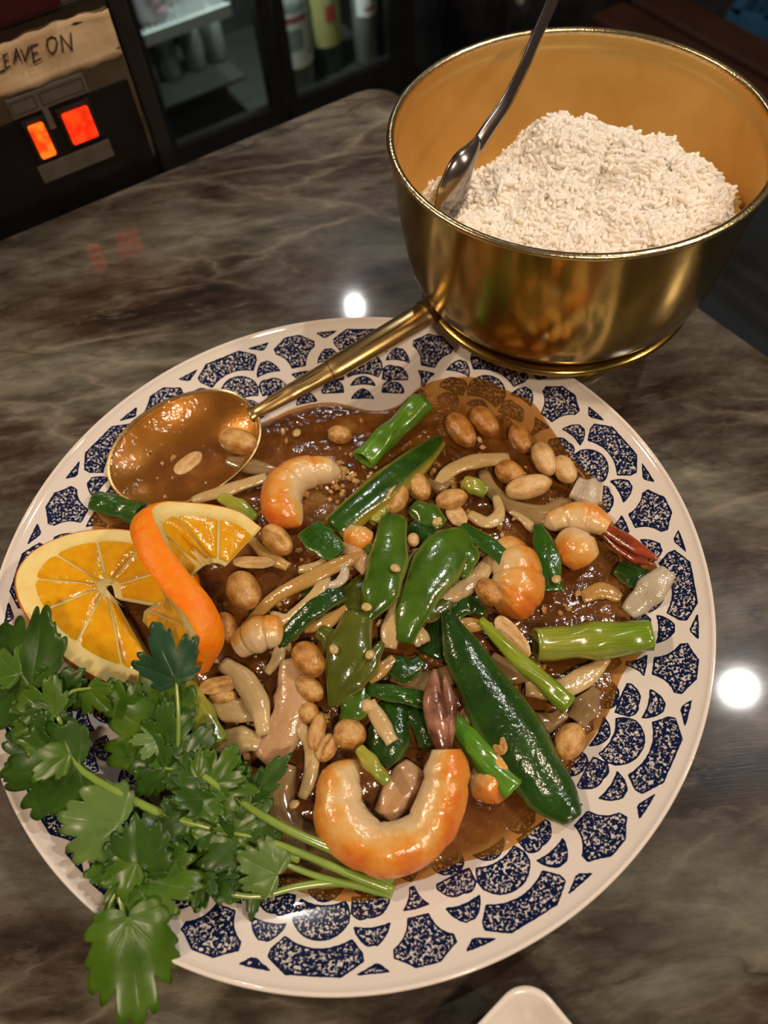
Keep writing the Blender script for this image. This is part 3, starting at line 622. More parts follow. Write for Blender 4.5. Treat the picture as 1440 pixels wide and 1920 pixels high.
# ------------------------------------------------------------------ food materials
def veg(name, skin1, skin2, edge, scale=90, rough=0.2, sss=0.25, stripe=0.0, stripe_c=(0.5, 0.5, 0.2), bump=0.25, bscale=260, along=None, edge_w=(0.80, 0.98), coat=0.6, under=None, dark_end=None):
    m, nt, b, N, L = nodes(name)
    tc = N('ShaderNodeTexCoord')
    n = N('ShaderNodeTexNoise'); n.inputs['Scale'].default_value = scale; n.inputs['Detail'].default_value = 4; L(tc.outputs['Object'], n.inputs['Vector'])
    r = ramp(nt, [(0.32, skin1), (0.68, skin2)]); L(n.outputs['Fac'], r.inputs[0]); prev = r.outputs[0]
    su = N('ShaderNodeAttribute'); su.attribute_name = 'su'; sv = N('ShaderNodeAttribute'); sv.attribute_name = 'sv'; tp = N('ShaderNodeAttribute'); tp.attribute_name = 'tp'
    def mix(fac, a, col):
        mx = N('ShaderNodeMix'); mx.data_type = 'RGBA'; L(fac, mx.inputs['Factor']); L(a, mx.inputs['A'])
        if isinstance(col, tuple): mx.inputs['B'].default_value = (*col, 1)
        else: L(col, mx.inputs['B'])
        return mx.outputs['Result']
    if along:
        nn = N('ShaderNodeMath'); nn.operation = 'MULTIPLY_ADD'; nn.inputs[1].default_value = 0.25; L(n.outputs['Fac'], nn.inputs[0]); L(sv.outputs['Fac'], nn.inputs[2])
        ra = ramp(nt, [(along[1]+0.12, 0.0), (along[2]+0.12, 1.0)]); L(nn.outputs[0], ra.inputs[0]); prev = mix(ra.outputs[0], prev, along[0])
    if edge is not None:
        ab = N('ShaderNodeMath'); ab.operation = 'ABSOLUTE'; L(su.outputs['Fac'], ab.inputs[0])
        re = ramp(nt, [(edge_w[0], 0.0), (edge_w[1], 1.0)]); L(ab.outputs[0], re.inputs[0]); prev = mix(re.outputs[0], prev, edge)
    if under is not None:
        ru = ramp(nt, [(0.30, 1.0), (0.5, 0.0)]); t2 = N('ShaderNodeMath'); t2.operation = 'MULTIPLY_ADD'; t2.inputs[1].default_value = 0.5; t2.inputs[2].default_value = 0.5; L(tp.outputs['Fac'], t2.inputs[0]); L(t2.outputs[0], ru.inputs[0]); prev = mix(ru.outputs[0], prev, under)
    if stripe:
        cx = N('ShaderNodeCombineXYZ'); s1 = N('ShaderNodeMath'); s1.operation = 'MULTIPLY'; s1.inputs[1].default_value = 7.0; L(su.outputs['Fac'], s1.inputs[0]); L(s1.outputs[0], cx.inputs[0])
        s2 = N('ShaderNodeMath'); s2.operation = 'MULTIPLY'; s2.inputs[1].default_value = 0.6; L(sv.outputs['Fac'], s2.inputs[0]); L(s2.outputs[0], cx.inputs[1])
        sn = N('ShaderNodeTexNoise'); sn.inputs['Scale'].default_value = 1.6; sn.inputs['Detail'].default_value = 3; L(cx.outputs[0], sn.inputs['Vector'])
        rs = ramp(nt, [(0.45, 0.0), (0.62, stripe)]); L(sn.outputs['Fac'], rs.inputs[0]); prev = mix(rs.outputs[0], prev, stripe_c)
    L(prev, b.inputs['Base Color'])
    b.inputs['Roughness'].default_value = rough; b.inputs['Coat Weight'].default_value = coat; b.inputs['Coat Roughness'].default_value = 0.08
    if sss:
        b.inputs['Subsurface Weight'].default_value = sss; b.inputs['Subsurface Radius'].default_value = (0.004, 0.003, 0.0015); b.inputs['Subsurface Scale'].default_value = 1.0
    n2 = N('ShaderNodeTexNoise'); n2.inputs['Scale'].default_value = bscale; n2.inputs['Detail'].default_value = 3; L(tc.outputs['Object'], n2.inputs['Vector'])
    bp = N('ShaderNodeBump'); bp.inputs['Strength'].default_value = bump; bp.inputs['Distance'].default_value = 0.0012; L(n2.outputs['Fac'], bp.inputs['Height']); L(bp.outputs[0], b.inputs['Normal']); L(bp.outputs[0], b.inputs['Coat Normal'])
    return m
MP_DARK = veg('dark_green_pepper_skin', (0.010, 0.040, 0.004), (0.022, 0.080, 0.008), (0.10, 0.16, 0.03), under=(0.16, 0.22, 0.05), bscale=420, bump=0.35)
MP_MID = veg('green_pepper_skin', (0.035, 0.095, 0.006), (0.075, 0.165, 0.012), (0.20, 0.24, 0.05), under=(0.25, 0.28, 0.07))
MP_OLIVE = veg('olive_cooked_pepper', (0.060, 0.085, 0.008), (0.11, 0.13, 0.012), (0.22, 0.20, 0.05), under=(0.22, 0.2, 0.05))
MP_TWO = veg('two_tone_pepper', (0.012, 0.055, 0.005), (0.03, 0.10, 0.008), (0.30, 0.24, 0.02), edge_w=(0.55, 0.9))
MS_LIME = veg('lime_scallion', (0.16, 0.25, 0.008), (0.27, 0.34, 0.02), None, along=((0.12, 0.24, 0.01), 0.5, 1.0), stripe=0.45, stripe_c=(0.40, 0.44, 0.07), bump=0.1)
MS_PALE = veg('pale_scallion_stalk', (0.27, 0.31, 0.03), (0.36, 0.38, 0.06), None, along=((0.17, 0.29, 0.015), 0.4, 1.1), stripe=0.6, stripe_c=(0.12, 0.22, 0.012), bump=0.08)
MS_GREEN = veg('green_scallion', (0.05, 0.18, 0.006), (0.10, 0.27, 0.015), None, stripe=0.4, stripe_c=(0.2, 0.36, 0.05), bump=0.15)
MS_LEAF = veg('dark_scallion_leaf', (0.010, 0.055, 0.004), (0.028, 0.105, 0.008), (0.08, 0.17, 0.02), stripe=0.4, stripe_c=(0.07, 0.17, 0.02), bump=0.4, bscale=350)
MS_YEL = veg('yellow_green_scallion', (0.30, 0.30, 0.02), (0.42, 0.38, 0.05), None, along=((0.16, 0.24, 0.012), 0.35, 0.9), stripe=0.3, bump=0.1)
MO_TAN = veg('cooked_onion', (0.48, 0.32, 0.12), (0.64, 0.47, 0.22), None, scale=70, sss=0.5, stripe=0.5, stripe_c=(0.62, 0.50, 0.30), rough=0.18, bump=0.3, bscale=380)
MO_AMB = veg('amber_sauced_onion', (0.42, 0.22, 0.045), (0.52, 0.32, 0.09), None, scale=70, sss=0.5, stripe=0.5, stripe_c=(0.5, 0.36, 0.16), rough=0.18, bump=0.3, bscale=380)
MO_PINK = veg('pinkish_translucent_onion', (0.50, 0.26, 0.10), (0.60, 0.39, 0.20), None, scale=60, sss=0.6, stripe=0.5, stripe_c=(0.56, 0.40, 0.28), rough=0.18, bump=0.35, bscale=380)
MO_DIM = veg('onion_under_sauce', (0.20, 0.12, 0.045), (0.32, 0.21, 0.09), None, scale=60, sss=0.5, stripe=0.4, stripe_c=(0.36, 0.26, 0.13), rough=0.15, bump=0.15)
MO_WHT = veg('pale_onion', (0.46, 0.40, 0.29), (0.58, 0.50, 0.37), None, scale=80, sss=0.6, stripe=0.4, stripe_c=(0.62, 0.56, 0.44), rough=0.15, bump=0.4, bscale=500)
M_NUT = [pmat('peanut_tan', (0.66, 0.40, 0.13), (0.40, 0.17, 0.035), 1.7, rough=0.28, sss=0.25, coat=0.6, bump=0.5, bscale=5.5),
         pmat('peanut_golden', (0.58, 0.29, 0.06), (0.30, 0.10, 0.016), 1.7, rough=0.22, sss=0.25, coat=0.7, bump=0.5, bscale=5.5),
         pmat('peanut_cream', (0.74, 0.52, 0.25), (0.56, 0.32, 0.11), 1.7, rough=0.3, sss=0.3, coat=0.5, bump=0.5, bscale=5.5)]
M_SEED = pmat('pepper_seed', (0.60, 0.44, 0.18), (0.5, 0.34, 0.12), 400, rough=0.3, coat=0.4, sss=0.2)

def place(name, vs, fs, mats, attrs=None, label=None, cat=None, group=None, parent=None, smooth=True, kind=None):
    vs = np.asarray(vs, float)
    if parent is None:
        c = np.array([*(vs.min(0)+vs.max(0))[:2]/2, vs[:, 2].min()])
    else: c = np.array(parent.location)
    o = link(name, new_mesh(name, vs-c, fs, smooth, mats if isinstance(mats, list) else [mats], None, attrs), parent)
    if parent is None: o.location = c
    return tag(o, label, cat, group, kind)
def strip(name, label, pts, wpx, tmm, mat, cat, group, n=22, ncs=14, parent=None, **kw):
    P = [pt(u, v, h/1000.0) for u, v, h in pts]
    s = px_scale(np.mean(P, axis=0))
    w = np.atleast_1d(np.asarray(wpx, float))*s/2
    t = np.atleast_1d(np.asarray(tmm, float))/2000.0
    kw.setdefault('wob', 0.07); kw.setdefault('seed', int(pts[0][0]*7+pts[0][1]))
    vs, fs, at = sweep(P, w if len(w) > 1 else w[0], t if len(t) > 1 else t[0], n=n, ncs=ncs, **kw)
    return place(name, vs, fs, mat, at, label, cat, group, parent)

# ------------------------------------------------------------------ the sauce pool (lies in the well of the plate)
def sauce():
    edge_px = [(172, 945), (225, 925), (320, 850), (420, 805), (492, 790), (550, 764), (620, 752), (700, 768), (750, 756), (790, 722), (840, 706), (900, 706), (950, 728), (1000, 752), (1035, 800), (1080, 862), (1125, 905), (1140, 960), (1185, 1012), (1236, 1062),
               (1212, 1110), (1190, 1165), (1222, 1205), (1172, 1262), (1148, 1330), (1108, 1395), (1072, 1445), (1040, 1520), (1000, 1562), (945, 1600), (860, 1622), (800, 1650), (748, 1662), (700, 1690), (620, 1692), (540, 1668), (470, 1640), (380, 1590), (300, 1500), (240, 1420), (200, 1320), (175, 1200), (165, 1080)]
    def on_plate(u, v):
        z = 0.014
        for _ in range(30):
            p = ray_z(u, v, z); z = 0.5*z+0.5*zp(math.hypot(p[0], p[1]))
        return p
    E = np.array([on_plate(u, v)[:2] for u, v in edge_px]); E = catmull(np.vstack([E, E[:1]]), 241)[:-1]
    c = np.array([-0.002, -0.008]); n = len(E)
    rho = np.r_[np.linspace(0.02, 0.86, 46), [0.90, 0.93, 0.955, 0.975, 0.99, 1.0]]
    vs, att = [], []
    rg = np.random.default_rng(3)
    lump = [(rg.uniform(-0.09, 0.09), rg.uniform(-0.09, 0.08), rg.uniform(0.0025, 0.0065), rg.uniform(0.0005, 0.0032)) for _ in range(560)]
    La = np.array(lump)
    for q in rho:
        for k in range(n):
            p = c+(E[k]-c)*q; r = math.hypot(*p); base = zp(r); lev = mound(p[0], p[1])
            d2 = (La[:, 0]-p[0])**2+(La[:, 1]-p[1])**2
            cenw = max(0, 1-(q/0.92)**4)
            b = float((La[:, 3]*np.exp(-d2/La[:, 2]**2*1.5)).max())*cenw
            film = 0.0007*math.sqrt(max(0.0, 1-q**6))
            z = max(base+film, lev*1.0 if q < 0.97 else base)
            z = z+b
            vs.append((p[0], p[1], z if q < 0.999 else base-0.0002)); att.append(min(1.0, (z-base)/0.004)*(1 if q < 0.999 else 0))
    vs.append((c[0], c[1], mound(*c))); att.append(1.0); cc = len(vs)-1
    fs = [(cc, k, (k+1) % n) for k in range(n)]
    for i in range(len(rho)-1):
        for k in range(n): fs.append((i*n+k, (i+1)*n+k, (i+1)*n+(k+1) % n, i*n+(k+1) % n))
    m, nt, b, N, L = nodes('brown_stir_fry_sauce')
    tc = N('ShaderNodeTexCoord'); nz = N('ShaderNodeTexNoise'); nz.inputs['Scale'].default_value = 55; nz.inputs['Detail'].default_value = 5; L(tc.outputs['Object'], nz.inputs['Vector'])
    rc = ramp(nt, [(0.32, (0.060, 0.018, 0.003)), (0.50, (0.14, 0.046, 0.008)), (0.62, (0.27, 0.105, 0.020)), (0.74, (0.46, 0.25, 0.08))]); L(nz.outputs['Fac'], rc.inputs[0])
    a = N('ShaderNodeAttribute'); a.attribute_name = 'depth'
    th = ramp(nt, [(0.0, (0.40, 0.17, 0.028)), (0.5, (0.22, 0.08, 0.013)), (0.95, (0.13, 0.046, 0.009))]); L(a.outputs['Fac'], th.inputs[0])
    mx = N('ShaderNodeMix'); mx.data_type = 'RGBA'; mx.inputs['Factor'].default_value = 0.5; L(rc.outputs[0], mx.inputs['A']); L(th.outputs[0], mx.inputs['B']); L(mx.outputs['Result'], b.inputs['Base Color'])
    b.inputs['Roughness'].default_value = 0.14; b.inputs['Coat Weight'].default_value = 0.8; b.inputs['Coat Roughness'].default_value = 0.04
    n2 = N('ShaderNodeTexNoise'); n2.inputs['Scale'].default_value = 190; n2.inputs['Detail'].default_value = 3; L(tc.outputs['Object'], n2.inputs['Vector'])
    bp = N('ShaderNodeBump'); bp.inputs['Strength'].default_value = 0.8; bp.inputs['Distance'].default_value = 0.0011; L(n2.outputs['Fac'], bp.inputs['Height']); L(bp.outputs[0], b.inputs['Normal']); L(bp.outputs[0], b.inputs['Coat Normal'])
    tr = N('ShaderNodeBsdfTransparent'); tr.inputs[0].default_value = (0.95, 0.72, 0.42, 1)
    al = ramp(nt, [(0.0, 0.25), (0.12, 0.5), (0.55, 1.0)]); L(a.outputs['Fac'], al.inputs[0])
    ms = N('ShaderNodeMixShader'); L(al.outputs[0], ms.inputs[0]); L(tr.outputs[0], ms.inputs[1]); L(b.outputs[0], ms.inputs[2])
    L(ms.outputs[0], nt.nodes['Material Output'].inputs['Surface'])
    place('stir_fry_sauce', vs, fs, m, {'depth': att}, 'glossy brown sauce pooled in the well of the plate', 'sauce', kind='stuff')
sauce()

# ------------------------------------------------------------------ peppers and scallions
GP, GS, GO = 'green pepper strips in the stir-fry', 'scallion pieces in the stir-fry', 'onion strips in the stir-fry'
def pep(label, pts, w, mat, t=2.6, camber=0.25, **k):
    w = [x*1.16 if x > 20 else x for x in w]
    return strip('pepper_strip', label, pts, w, t, mat, 'pepper', GP, camber=camber, pw=2.8, **k)
def scal(label, pts, w, mat, t=None, **k):
    P = [pt(u, v, h/1000.0) for u, v, h in pts]; s = px_scale(np.mean(P, axis=0))
    if t is None: t = [x*s*1000*0.8 for x in np.atleast_1d(w)]
    k.setdefault('hollow', True); k.setdefault('ncs', 24); k.setdefault('ribs', 12); k.setdefault('rib_amp', 0.02)
    return strip('scallion_piece', label, pts, w, t, mat, 'scallion', GS, **k)
def oni(label, pts, w, mat, t=1.5, camber=0.32, **k):
    k.setdefault('round_end', False); w = [x*1.12 for x in w]
    return strip('onion_strip', label, pts, w, t, mat, 'onion', GO, camber=camber, pw=3.6, **k)
# under layer first
oni('thick dim onion curve under sauce left of the curled shrimp', [(528, 1430, 3), (512, 1490, 3), (530, 1550, 3), (590, 1585, 2), (650, 1598, 2)], [50, 70, 70, 55, 35], MO_DIM, t=4)
oni('rounded pinkish onion lying inside the curl of the front shrimp', [(722, 1530, 2), (752, 1480, 4), (780, 1440, 3)], [40, 62, 45], MO_PINK, t=7, camber=0.1)
oni('dim onion strip beneath the dark shrimp tail tip', [(735, 1262, 4), (790, 1278, 5), (850, 1262, 4)], [30, 44, 34], MO_DIM)
oni('broad onion strip under the lower left scallion', [(400, 1392, 4), (450, 1385, 6), (505, 1392, 4)], [36, 46, 30], MO_TAN, t=1.8, camber=0.4)
pep('dark green pepper half sunk in sauce by the red shrimp tail', [(1160, 1062, 2), (1190, 1078, 3), (1212, 1098, 2)], [34, 48, 26], MP_DARK)
pep('olive cooked pepper sunk in the middle of the heap', [(706, 1075, 5), (672, 1120, 6), (640, 1175, 5)], [45, 66, 50], MP_OLIVE)
pep('dark pepper tucked behind the top end of the longest dark pepper', [(850, 1118, 7), (838, 1160, 6), (805, 1228, 4)], [36, 56, 44], MP_DARK)
pep('small dark pepper between the cream onion curve and golden peanut', [(850, 1148, 7), (880, 1132, 8), (908, 1150, 7)], [26, 36, 20], MP_DARK)
pep('round dark pepper piece above the yellow strip on the front shrimp', [(742, 1322, 5), (728, 1380, 7), (705, 1428, 5)], [50, 76, 46], MP_DARK, t=3)
pep('dark green pepper wedge left of the dark shrimp tail', [(772, 1330, 5), (792, 1362, 6), (800, 1400, 4)], [30, 36, 22], MP_DARK)
pep('green pepper chip beside the small seed at the top of the heap', [(775, 948, 7), (800, 962, 8), (828, 985, 6)], [30, 48, 30], MP_MID)
pep('dark pepper below the small top seed, behind the long pale-edged pepper', [(770, 985, 6), (800, 1005, 7), (815, 1030, 5)], [26, 44, 30], MP_DARK)
oni('pale translucent onion tip by the top middle pepper', [(752, 1075, 8), (772, 1058, 9), (785, 1030, 8)], [30, 40, 14], MO_TAN)
oni('wide cream onion behind the bright centre pepper', [(768, 1062, 9), (758, 1125, 10), (735, 1180, 9), (728, 1215, 8)], [30, 46, 44, 24], MO_TAN)
oni('cream onion curve under the large green pepper arch', [(800, 1112, 8), (846, 1112, 9), (888, 1088, 10), (922, 1045, 9)], [12, 30, 36, 22], MO_TAN)
oni('onion end stub right of the centre pepper', [(770, 1195, 7), (782, 1188, 8), (795, 1180, 7)], [36, 40, 36], MO_TAN, t=1.8, camber=0.4)
oni('amber onion strip crossing to the upper centre pepper', [(462, 1172, 4), (515, 1118, 9), (590, 1078, 12), (645, 1052, 12), (682, 1036, 10)], [16, 26, 30, 24, 10], MO_AMB)
oni('hooked tan onion below the amber strip', [(508, 1152, 7), (540, 1160, 9), (580, 1128, 11), (606, 1092, 11), (612, 1065, 9)], [18, 26, 26, 24, 16], MO_TAN)
oni('pale onion crook at the end of the thin dark leaf', [(612, 1100, 10), (636, 1090, 12), (646, 1070, 12), (635, 1052, 11)], [16, 18, 16, 10], MO_WHT)
pep('thin tapering dark pepper sliver above the roasted peanut', [(519, 1226, 6), (545, 1180, 9), (590, 1135, 11), (640, 1105, 10)], [6, 30, 44, 34], MP_DARK, t=2)
oni('onion strip lying across the left edge of the spoon bowl, lowest', [(360, 938, 3), (420, 918, 5), (500, 893, 5)], [18, 24, 20], MO_TAN)
oni('dim onion strip entering the sauce beside the spoon peanut', [(425, 862, 3), (475, 872, 4), (522, 884, 3)], [20, 32, 14], MO_DIM)
oni('arched onion over the cluster of six peanuts', [(812, 920, 3), (840, 884, 6), (890, 862, 8), (955, 858, 6)], [16, 26, 30, 22], MO_TAN)
oni('long curved onion hugging the pale peanut near the rim', [(905, 880, 3), (925, 920, 4), (965, 950, 4), (1025, 962, 5), (1068, 945, 4)], [20, 26, 32, 42, 40], MO_DIM)
oni('small coiled onion ring above the scallion leaf', [(880, 962, 5), (912, 978, 6), (936, 962, 6), (930, 930, 5)], [20, 22, 22, 14], MO_TAN)
oni('thin pale onion sliver above the upright scallion leaf', [(955, 958, 3), (980, 972, 4), (1003, 994, 4)], [8, 16, 14], MO_TAN)
oni('square translucent onion piece beside the rim-side peanuts', [(1078, 915, 4), (1102, 922, 5), (1130, 924, 4)], [46, 50, 46], MO_WHT, t=5, camber=0.05, round_end=False)
oni('fat onion segment leaning on the right rim by the red tail', [(1178, 1150, 2), (1215, 1112, 4), (1252, 1072, 3)], [30, 52, 30], MO_WHT, t=6, camber=0.1)
oni('onion arc under the pale scallion stalk', [(985, 1290, 4), (1050, 1290, 5), (1105, 1262, 4), (1138, 1232, 3)], [30, 36, 34, 20], MO_TAN)
oni('glassy onion flake above the rim-side peanut, lower right', [(1080, 1352, 3), (1100, 1322, 4), (1118, 1292, 3)], [36, 44, 22], MO_DIM)
oni('long cream onion strip bending down beside the split peanut', [(418, 1242, 5), (455, 1272, 8), (482, 1320, 9), (496, 1378, 7)], [30, 40, 38, 26], MO_TAN, t=1.8, camber=0.4)
oni('flat onion strip running under the bending cream strip', [(390, 1318, 4), (430, 1326, 6), (478, 1334, 5)], [34, 44, 34], MO_TAN, t=1.8, camber=0.4)
oni('broad pinkish onion sheet left of the roasted peanut', [(538, 1238, 7), (548, 1300, 9), (532, 1362, 8), (490, 1425, 5)], [26, 66, 72, 50], MO_PINK, t=2.4, camber=0.4)
oni('narrow onion strip hanging left of the front shrimp', [(556, 1352, 7), (582, 1400, 8), (582, 1450, 7), (566, 1496, 5)], [22, 26, 24, 18], MO_TAN)
oni('short squared onion strip over the round dark pepper', [(692, 1316, 9), (712, 1350, 10), (736, 1392, 9)], [24, 28, 26], MO_TAN, round_end=False)
oni('onion sliver under the split peanut near the spoon', [(470, 1010, 3), (500, 1040, 5), (540, 1062, 5)], [14, 24, 16], MO_AMB)
oni('short onion strip crossing below the pale shrimp', [(560, 1068, 6), (600, 1060, 8), (640, 1030, 7)], [16, 24, 16], MO_TAN)
oni('onion curl left of the bright centre pepper', [(640, 1020, 8), (668, 1040, 10), (690, 1070, 9)], [20, 34, 24], MO_PINK)
oni('amber onion tucked right of the tan hooked onion', [(570, 1180, 6), (610, 1165, 8), (650, 1140, 8)], [16, 26, 18], MO_AMB)
oni('onion strip behind the seamed golden peanut', [(845, 1180, 7), (880, 1170, 8), (925, 1175, 7)], [18, 26, 16], MO_AMB)
oni('broad onion slice beneath the pale scallion stalk, left end', [(920, 1235, 5), (965, 1255, 6), (1010, 1240, 5)], [30, 44, 30], MO_DIM)
oni('dim onion strip below the lime scallion tip', [(985, 1345, 4), (1030, 1352, 4), (1060, 1335, 3)], [22, 34, 20], MO_DIM)
oni('cream onion sliver left of the dark roasted peanut', [(500, 1262, 5), (520, 1230, 7), (528, 1200, 7)], [14, 24, 16], MO_TAN)
oni('onion shred beside the yellowish peanut', [(800, 900, 4), (825, 912, 6), (842, 905, 5)], [12, 18, 10], MO_DIM)
oni('glazed onion between the two olive pepper limbs', [(690, 1275, 8), (712, 1255, 9), (740, 1235, 8)], [18, 28, 18], MO_AMB)
oni('amber onion strip in open sauce right of the shrimp lump', [(1090, 1120, 1), (1130, 1105, 2), (1165, 1120, 1)], [20, 36, 18], MO_AMB)
oni('dark glazed onion near the front sauce edge', [(560, 1620, 1), (610, 1630, 2), (660, 1640, 1)], [20, 30, 16], MO_DIM)
pep('dark pepper sliver left of the olive pepper, under the hooked onion', [(552, 1092, 6), (580, 1100, 8), (620, 1078, 7)], [18, 34, 20], MP_DARK)
pep('dark pepper chip below the hooked onion tip', [(470, 1150, 4), (490, 1140, 5), (512, 1122, 4)], [16, 28, 16], MP_DARK)
pep('olive pepper scrap right of the roasted peanut', [(600, 1180, 8), (622, 1200, 9), (628, 1235, 8)], [24, 40, 22], MP_OLIVE)
pep('mid-green pepper behind the amber onion tip', [(690, 1015, 9), (706, 1045, 10), (700, 1085, 9)], [26, 44, 30], MP_OLIVE)
pep('deep green pepper shadowed between the arch and its short leg', [(815, 1105, 8), (835, 1080, 10), (850, 1050, 9)], [24, 46, 28], MP_DARK)
pep('olive pepper lying under the cream onion and onion stub', [(770, 1150, 7), (810, 1142, 8), (850, 1120, 7)], [22, 40, 24], MP_OLIVE)
pep('dark pepper under the seed limb, below the onion stub', [(720, 1240, 7), (760, 1252, 8), (790, 1240, 7)], [26, 46, 24], MP_DARK)
# scallions
scal('thick green scallion stalk rising to the far edge of the sauce', [(680, 862, 6), (735, 810, 6), (792, 755, 6)], [44, 46, 48], MS_GREEN)
pep('long two-tone pepper lying below the thick green scallion stalk', [(628, 988, 10), (700, 926, 12), (770, 870, 10), (824, 826, 7)], [52, 62, 54, 30], MP_TWO, t=5)
scal('short yellow-green scallion end beside the split peanut', [(702, 982, 7), (710, 966, 8), (720, 952, 8)], [26, 28, 24], MS_YEL)
scal('flat dark scallion square below the pale shrimp', [(578, 990, 10), (604, 1015, 11), (634, 1040, 11)], [58, 56, 44], MS_LEAF, t=1.6, hollow=False)
pep('bright wet pepper standing in the centre of the heap', [(738, 968, 13), (728, 1040, 15), (712, 1105, 14), (688, 1166, 10)], [44, 68, 66, 10], MP_MID, t=3)
pep('large green pepper arching right of the centre', [(892, 1000, 11), (846, 1018, 15), (806, 1075, 15), (775, 1140, 13), (757, 1202, 9)], [34, 80, 72, 58, 34], MP_MID, t=3)
pep('short right leg of the green pepper arch', [(842, 1012, 13), (868, 1040, 13), (868, 1082, 10)], [50, 56, 18], MP_MID, t=3)
scal('pointed dark scallion leaf slanting over the pale shrimp body', [(866, 986, 13), (915, 1020, 14), (962, 1062, 13), (996, 1098, 10)], [16, 36, 38, 12], MS_LEAF, t=2, hollow=False)
scal('upright dark scallion leaf beside the white shrimp lump', [(1008, 985, 7), (1024, 1035, 9), (1036, 1108, 7)], [20, 46, 44], MS_LEAF, t=2.2, hollow=False)
pep('olive pepper pointing down left of the two pale seeds', [(672, 1150, 11), (655, 1205, 13), (638, 1262, 12), (622, 1322, 8)], [50, 70, 64, 16], MP_OLIVE, t=3)
pep('narrow olive pepper limb joining under the pale seed', [(628, 1318, 8), (660, 1275, 11), (690, 1240, 11), (716, 1208, 9)], [20, 44, 40, 16], MP_OLIVE, t=3)
pep('small green pepper wedge above the golden peanut lump', [(676, 1288, 7), (662, 1325, 9), (646, 1356, 7)], [40, 50, 22], MP_MID)
scal('dark flattened scallion left of the dark shrimp tail tip', [(690, 1292, 7), (745, 1302, 9), (802, 1314, 7)], [24, 34, 34], MS_LEAF, t=4)
scal('small green scallion chip beside the coiled onion ring', [(870, 905, 5), (890, 912, 6), (912, 924, 5)], [30, 34, 30], MS_YEL)
scal('pale stout scallion stalk pointing at the right rim', [(1004, 1208, 9), (1110, 1202, 9), (1220, 1192, 8)], [66, 66, 62], MS_PALE, t=13)
pep('longest dark pepper with blistered shine, right of the shrimp tail', [(838, 1150, 12), (868, 1215, 15), (918, 1302, 15), (980, 1400, 13), (1035, 1482, 9), (1074, 1532, 6)], [22, 72, 92, 96, 88, 40], MP_DARK, t=4, n=34, ncs=18, camber=0.35)
scal('thin bright lime scallion lying along the longest dark pepper', [(900, 1162, 16), (960, 1225, 16), (1015, 1275, 13), (1066, 1322, 10)], [18, 28, 36, 42], MS_LIME)
scal('bright green scallion stub right of the dark shrimp tail', [(850, 1352, 10), (905, 1415, 10), (962, 1480, 8)], [40, 50, 52], MS_GREEN)
scal('dark green scallion end under the orange peel at left', [(172, 938, 3), (215, 950, 5), (265, 965, 6)], [36, 46, 46], MS_LEAF)
scal('yellow-green scallion flap above the cut orange tip', [(415, 930, 4), (445, 950, 5), (478, 972, 5)], [24, 34, 24], MS_YEL, t=2.5, hollow=False)
scal('broad yellow-green scallion behind the parsley', [(352, 1285, 8), (372, 1335, 9), (402, 1398, 8)], [42, 52, 54], MS_YEL, t=5)
scal('small yellow scallion chip resting on the front shrimp', [(674, 1404, 14), (700, 1436, 15), (726, 1466, 13)], [20, 32, 20], MS_YEL, t=2.5, hollow=False)

# ------------------------------------------------------------------ shrimp
def shrimp_mat():
    m, nt, b, N, L = nodes('cooked_shrimp_flesh')
    tc = N('ShaderNodeTexCoord'); n = N('ShaderNodeTexNoise'); n.inputs['Scale'].default_value = 110; n.inputs['Detail'].default_value = 6; L(tc.outputs['Object'], n.inputs['Vector'])
    su = N('ShaderNodeAttribute'); su.attribute_name = 'outer'; sv = N('ShaderNodeAttribute'); sv.attribute_name = 'sv'
    a1 = N('ShaderNodeMath'); a1.operation = 'MULTIPLY_ADD'; a1.inputs[1].default_value = 0.28; L(su.outputs['Fac'], a1.inputs[0]); L(n.outputs['Fac'], a1.inputs[2])
    s2 = N('ShaderNodeMath'); s2.operation = 'MULTIPLY_ADD'; s2.inputs[1].default_value = 0.22; L(sv.outputs['Fac'], s2.inputs[0]); L(a1.outputs[0], s2.inputs[2])
    r = ramp(nt, [(0.42, (0.76, 0.56, 0.31)), (0.57, (0.74, 0.45, 0.14)), (0.78, (0.74, 0.28, 0.03)), (1.0, (0.66, 0.16, 0.02))]); L(s2.outputs[0], r.inputs[0]); L(r.outputs[0], b.inputs['Base Color'])
    b.inputs['Roughness'].default_value = 0.24; b.inputs['Coat Weight'].default_value = 0.7; b.inputs['Coat Roughness'].default_value = 0.08
    b.inputs['Subsurface Weight'].default_value = 0.35; b.inputs['Subsurface Radius'].default_value = (0.005, 0.002, 0.001); b.inputs['Subsurface Scale'].default_value = 1.0
    n2 = N('ShaderNodeTexNoise'); n2.inputs['Scale'].default_value = 260; n2.inputs['Detail'].default_value = 5; L(tc.outputs['Object'], n2.inputs['Vector'])
    bp = N('ShaderNodeBump'); bp.inputs['Strength'].default_value = 0.5; bp.inputs['Distance'].default_value = 0.0014; L(n2.outputs['Fac'], bp.inputs['Height']); L(bp.outputs[0], b.inputs['Normal']); L(bp.outputs[0], b.inputs['Coat Normal'])
    return m
M_SHRIMP = shrimp_mat()
M_TAIL = pmat('shrimp_tail_fin', (0.10, 0.025, 0.012), (0.42, 0.20, 0.12), 110, rough=0.25, coat=0.6, bump=0.4, bscale=240, stretch=(1, 1, 1))
M_TAILR = pmat('red_shrimp_tail_fin', (0.45, 0.07, 0.02), (0.14, 0.03, 0.012), 110, rough=0.25, coat=0.6, bump=0.4, bscale=240)
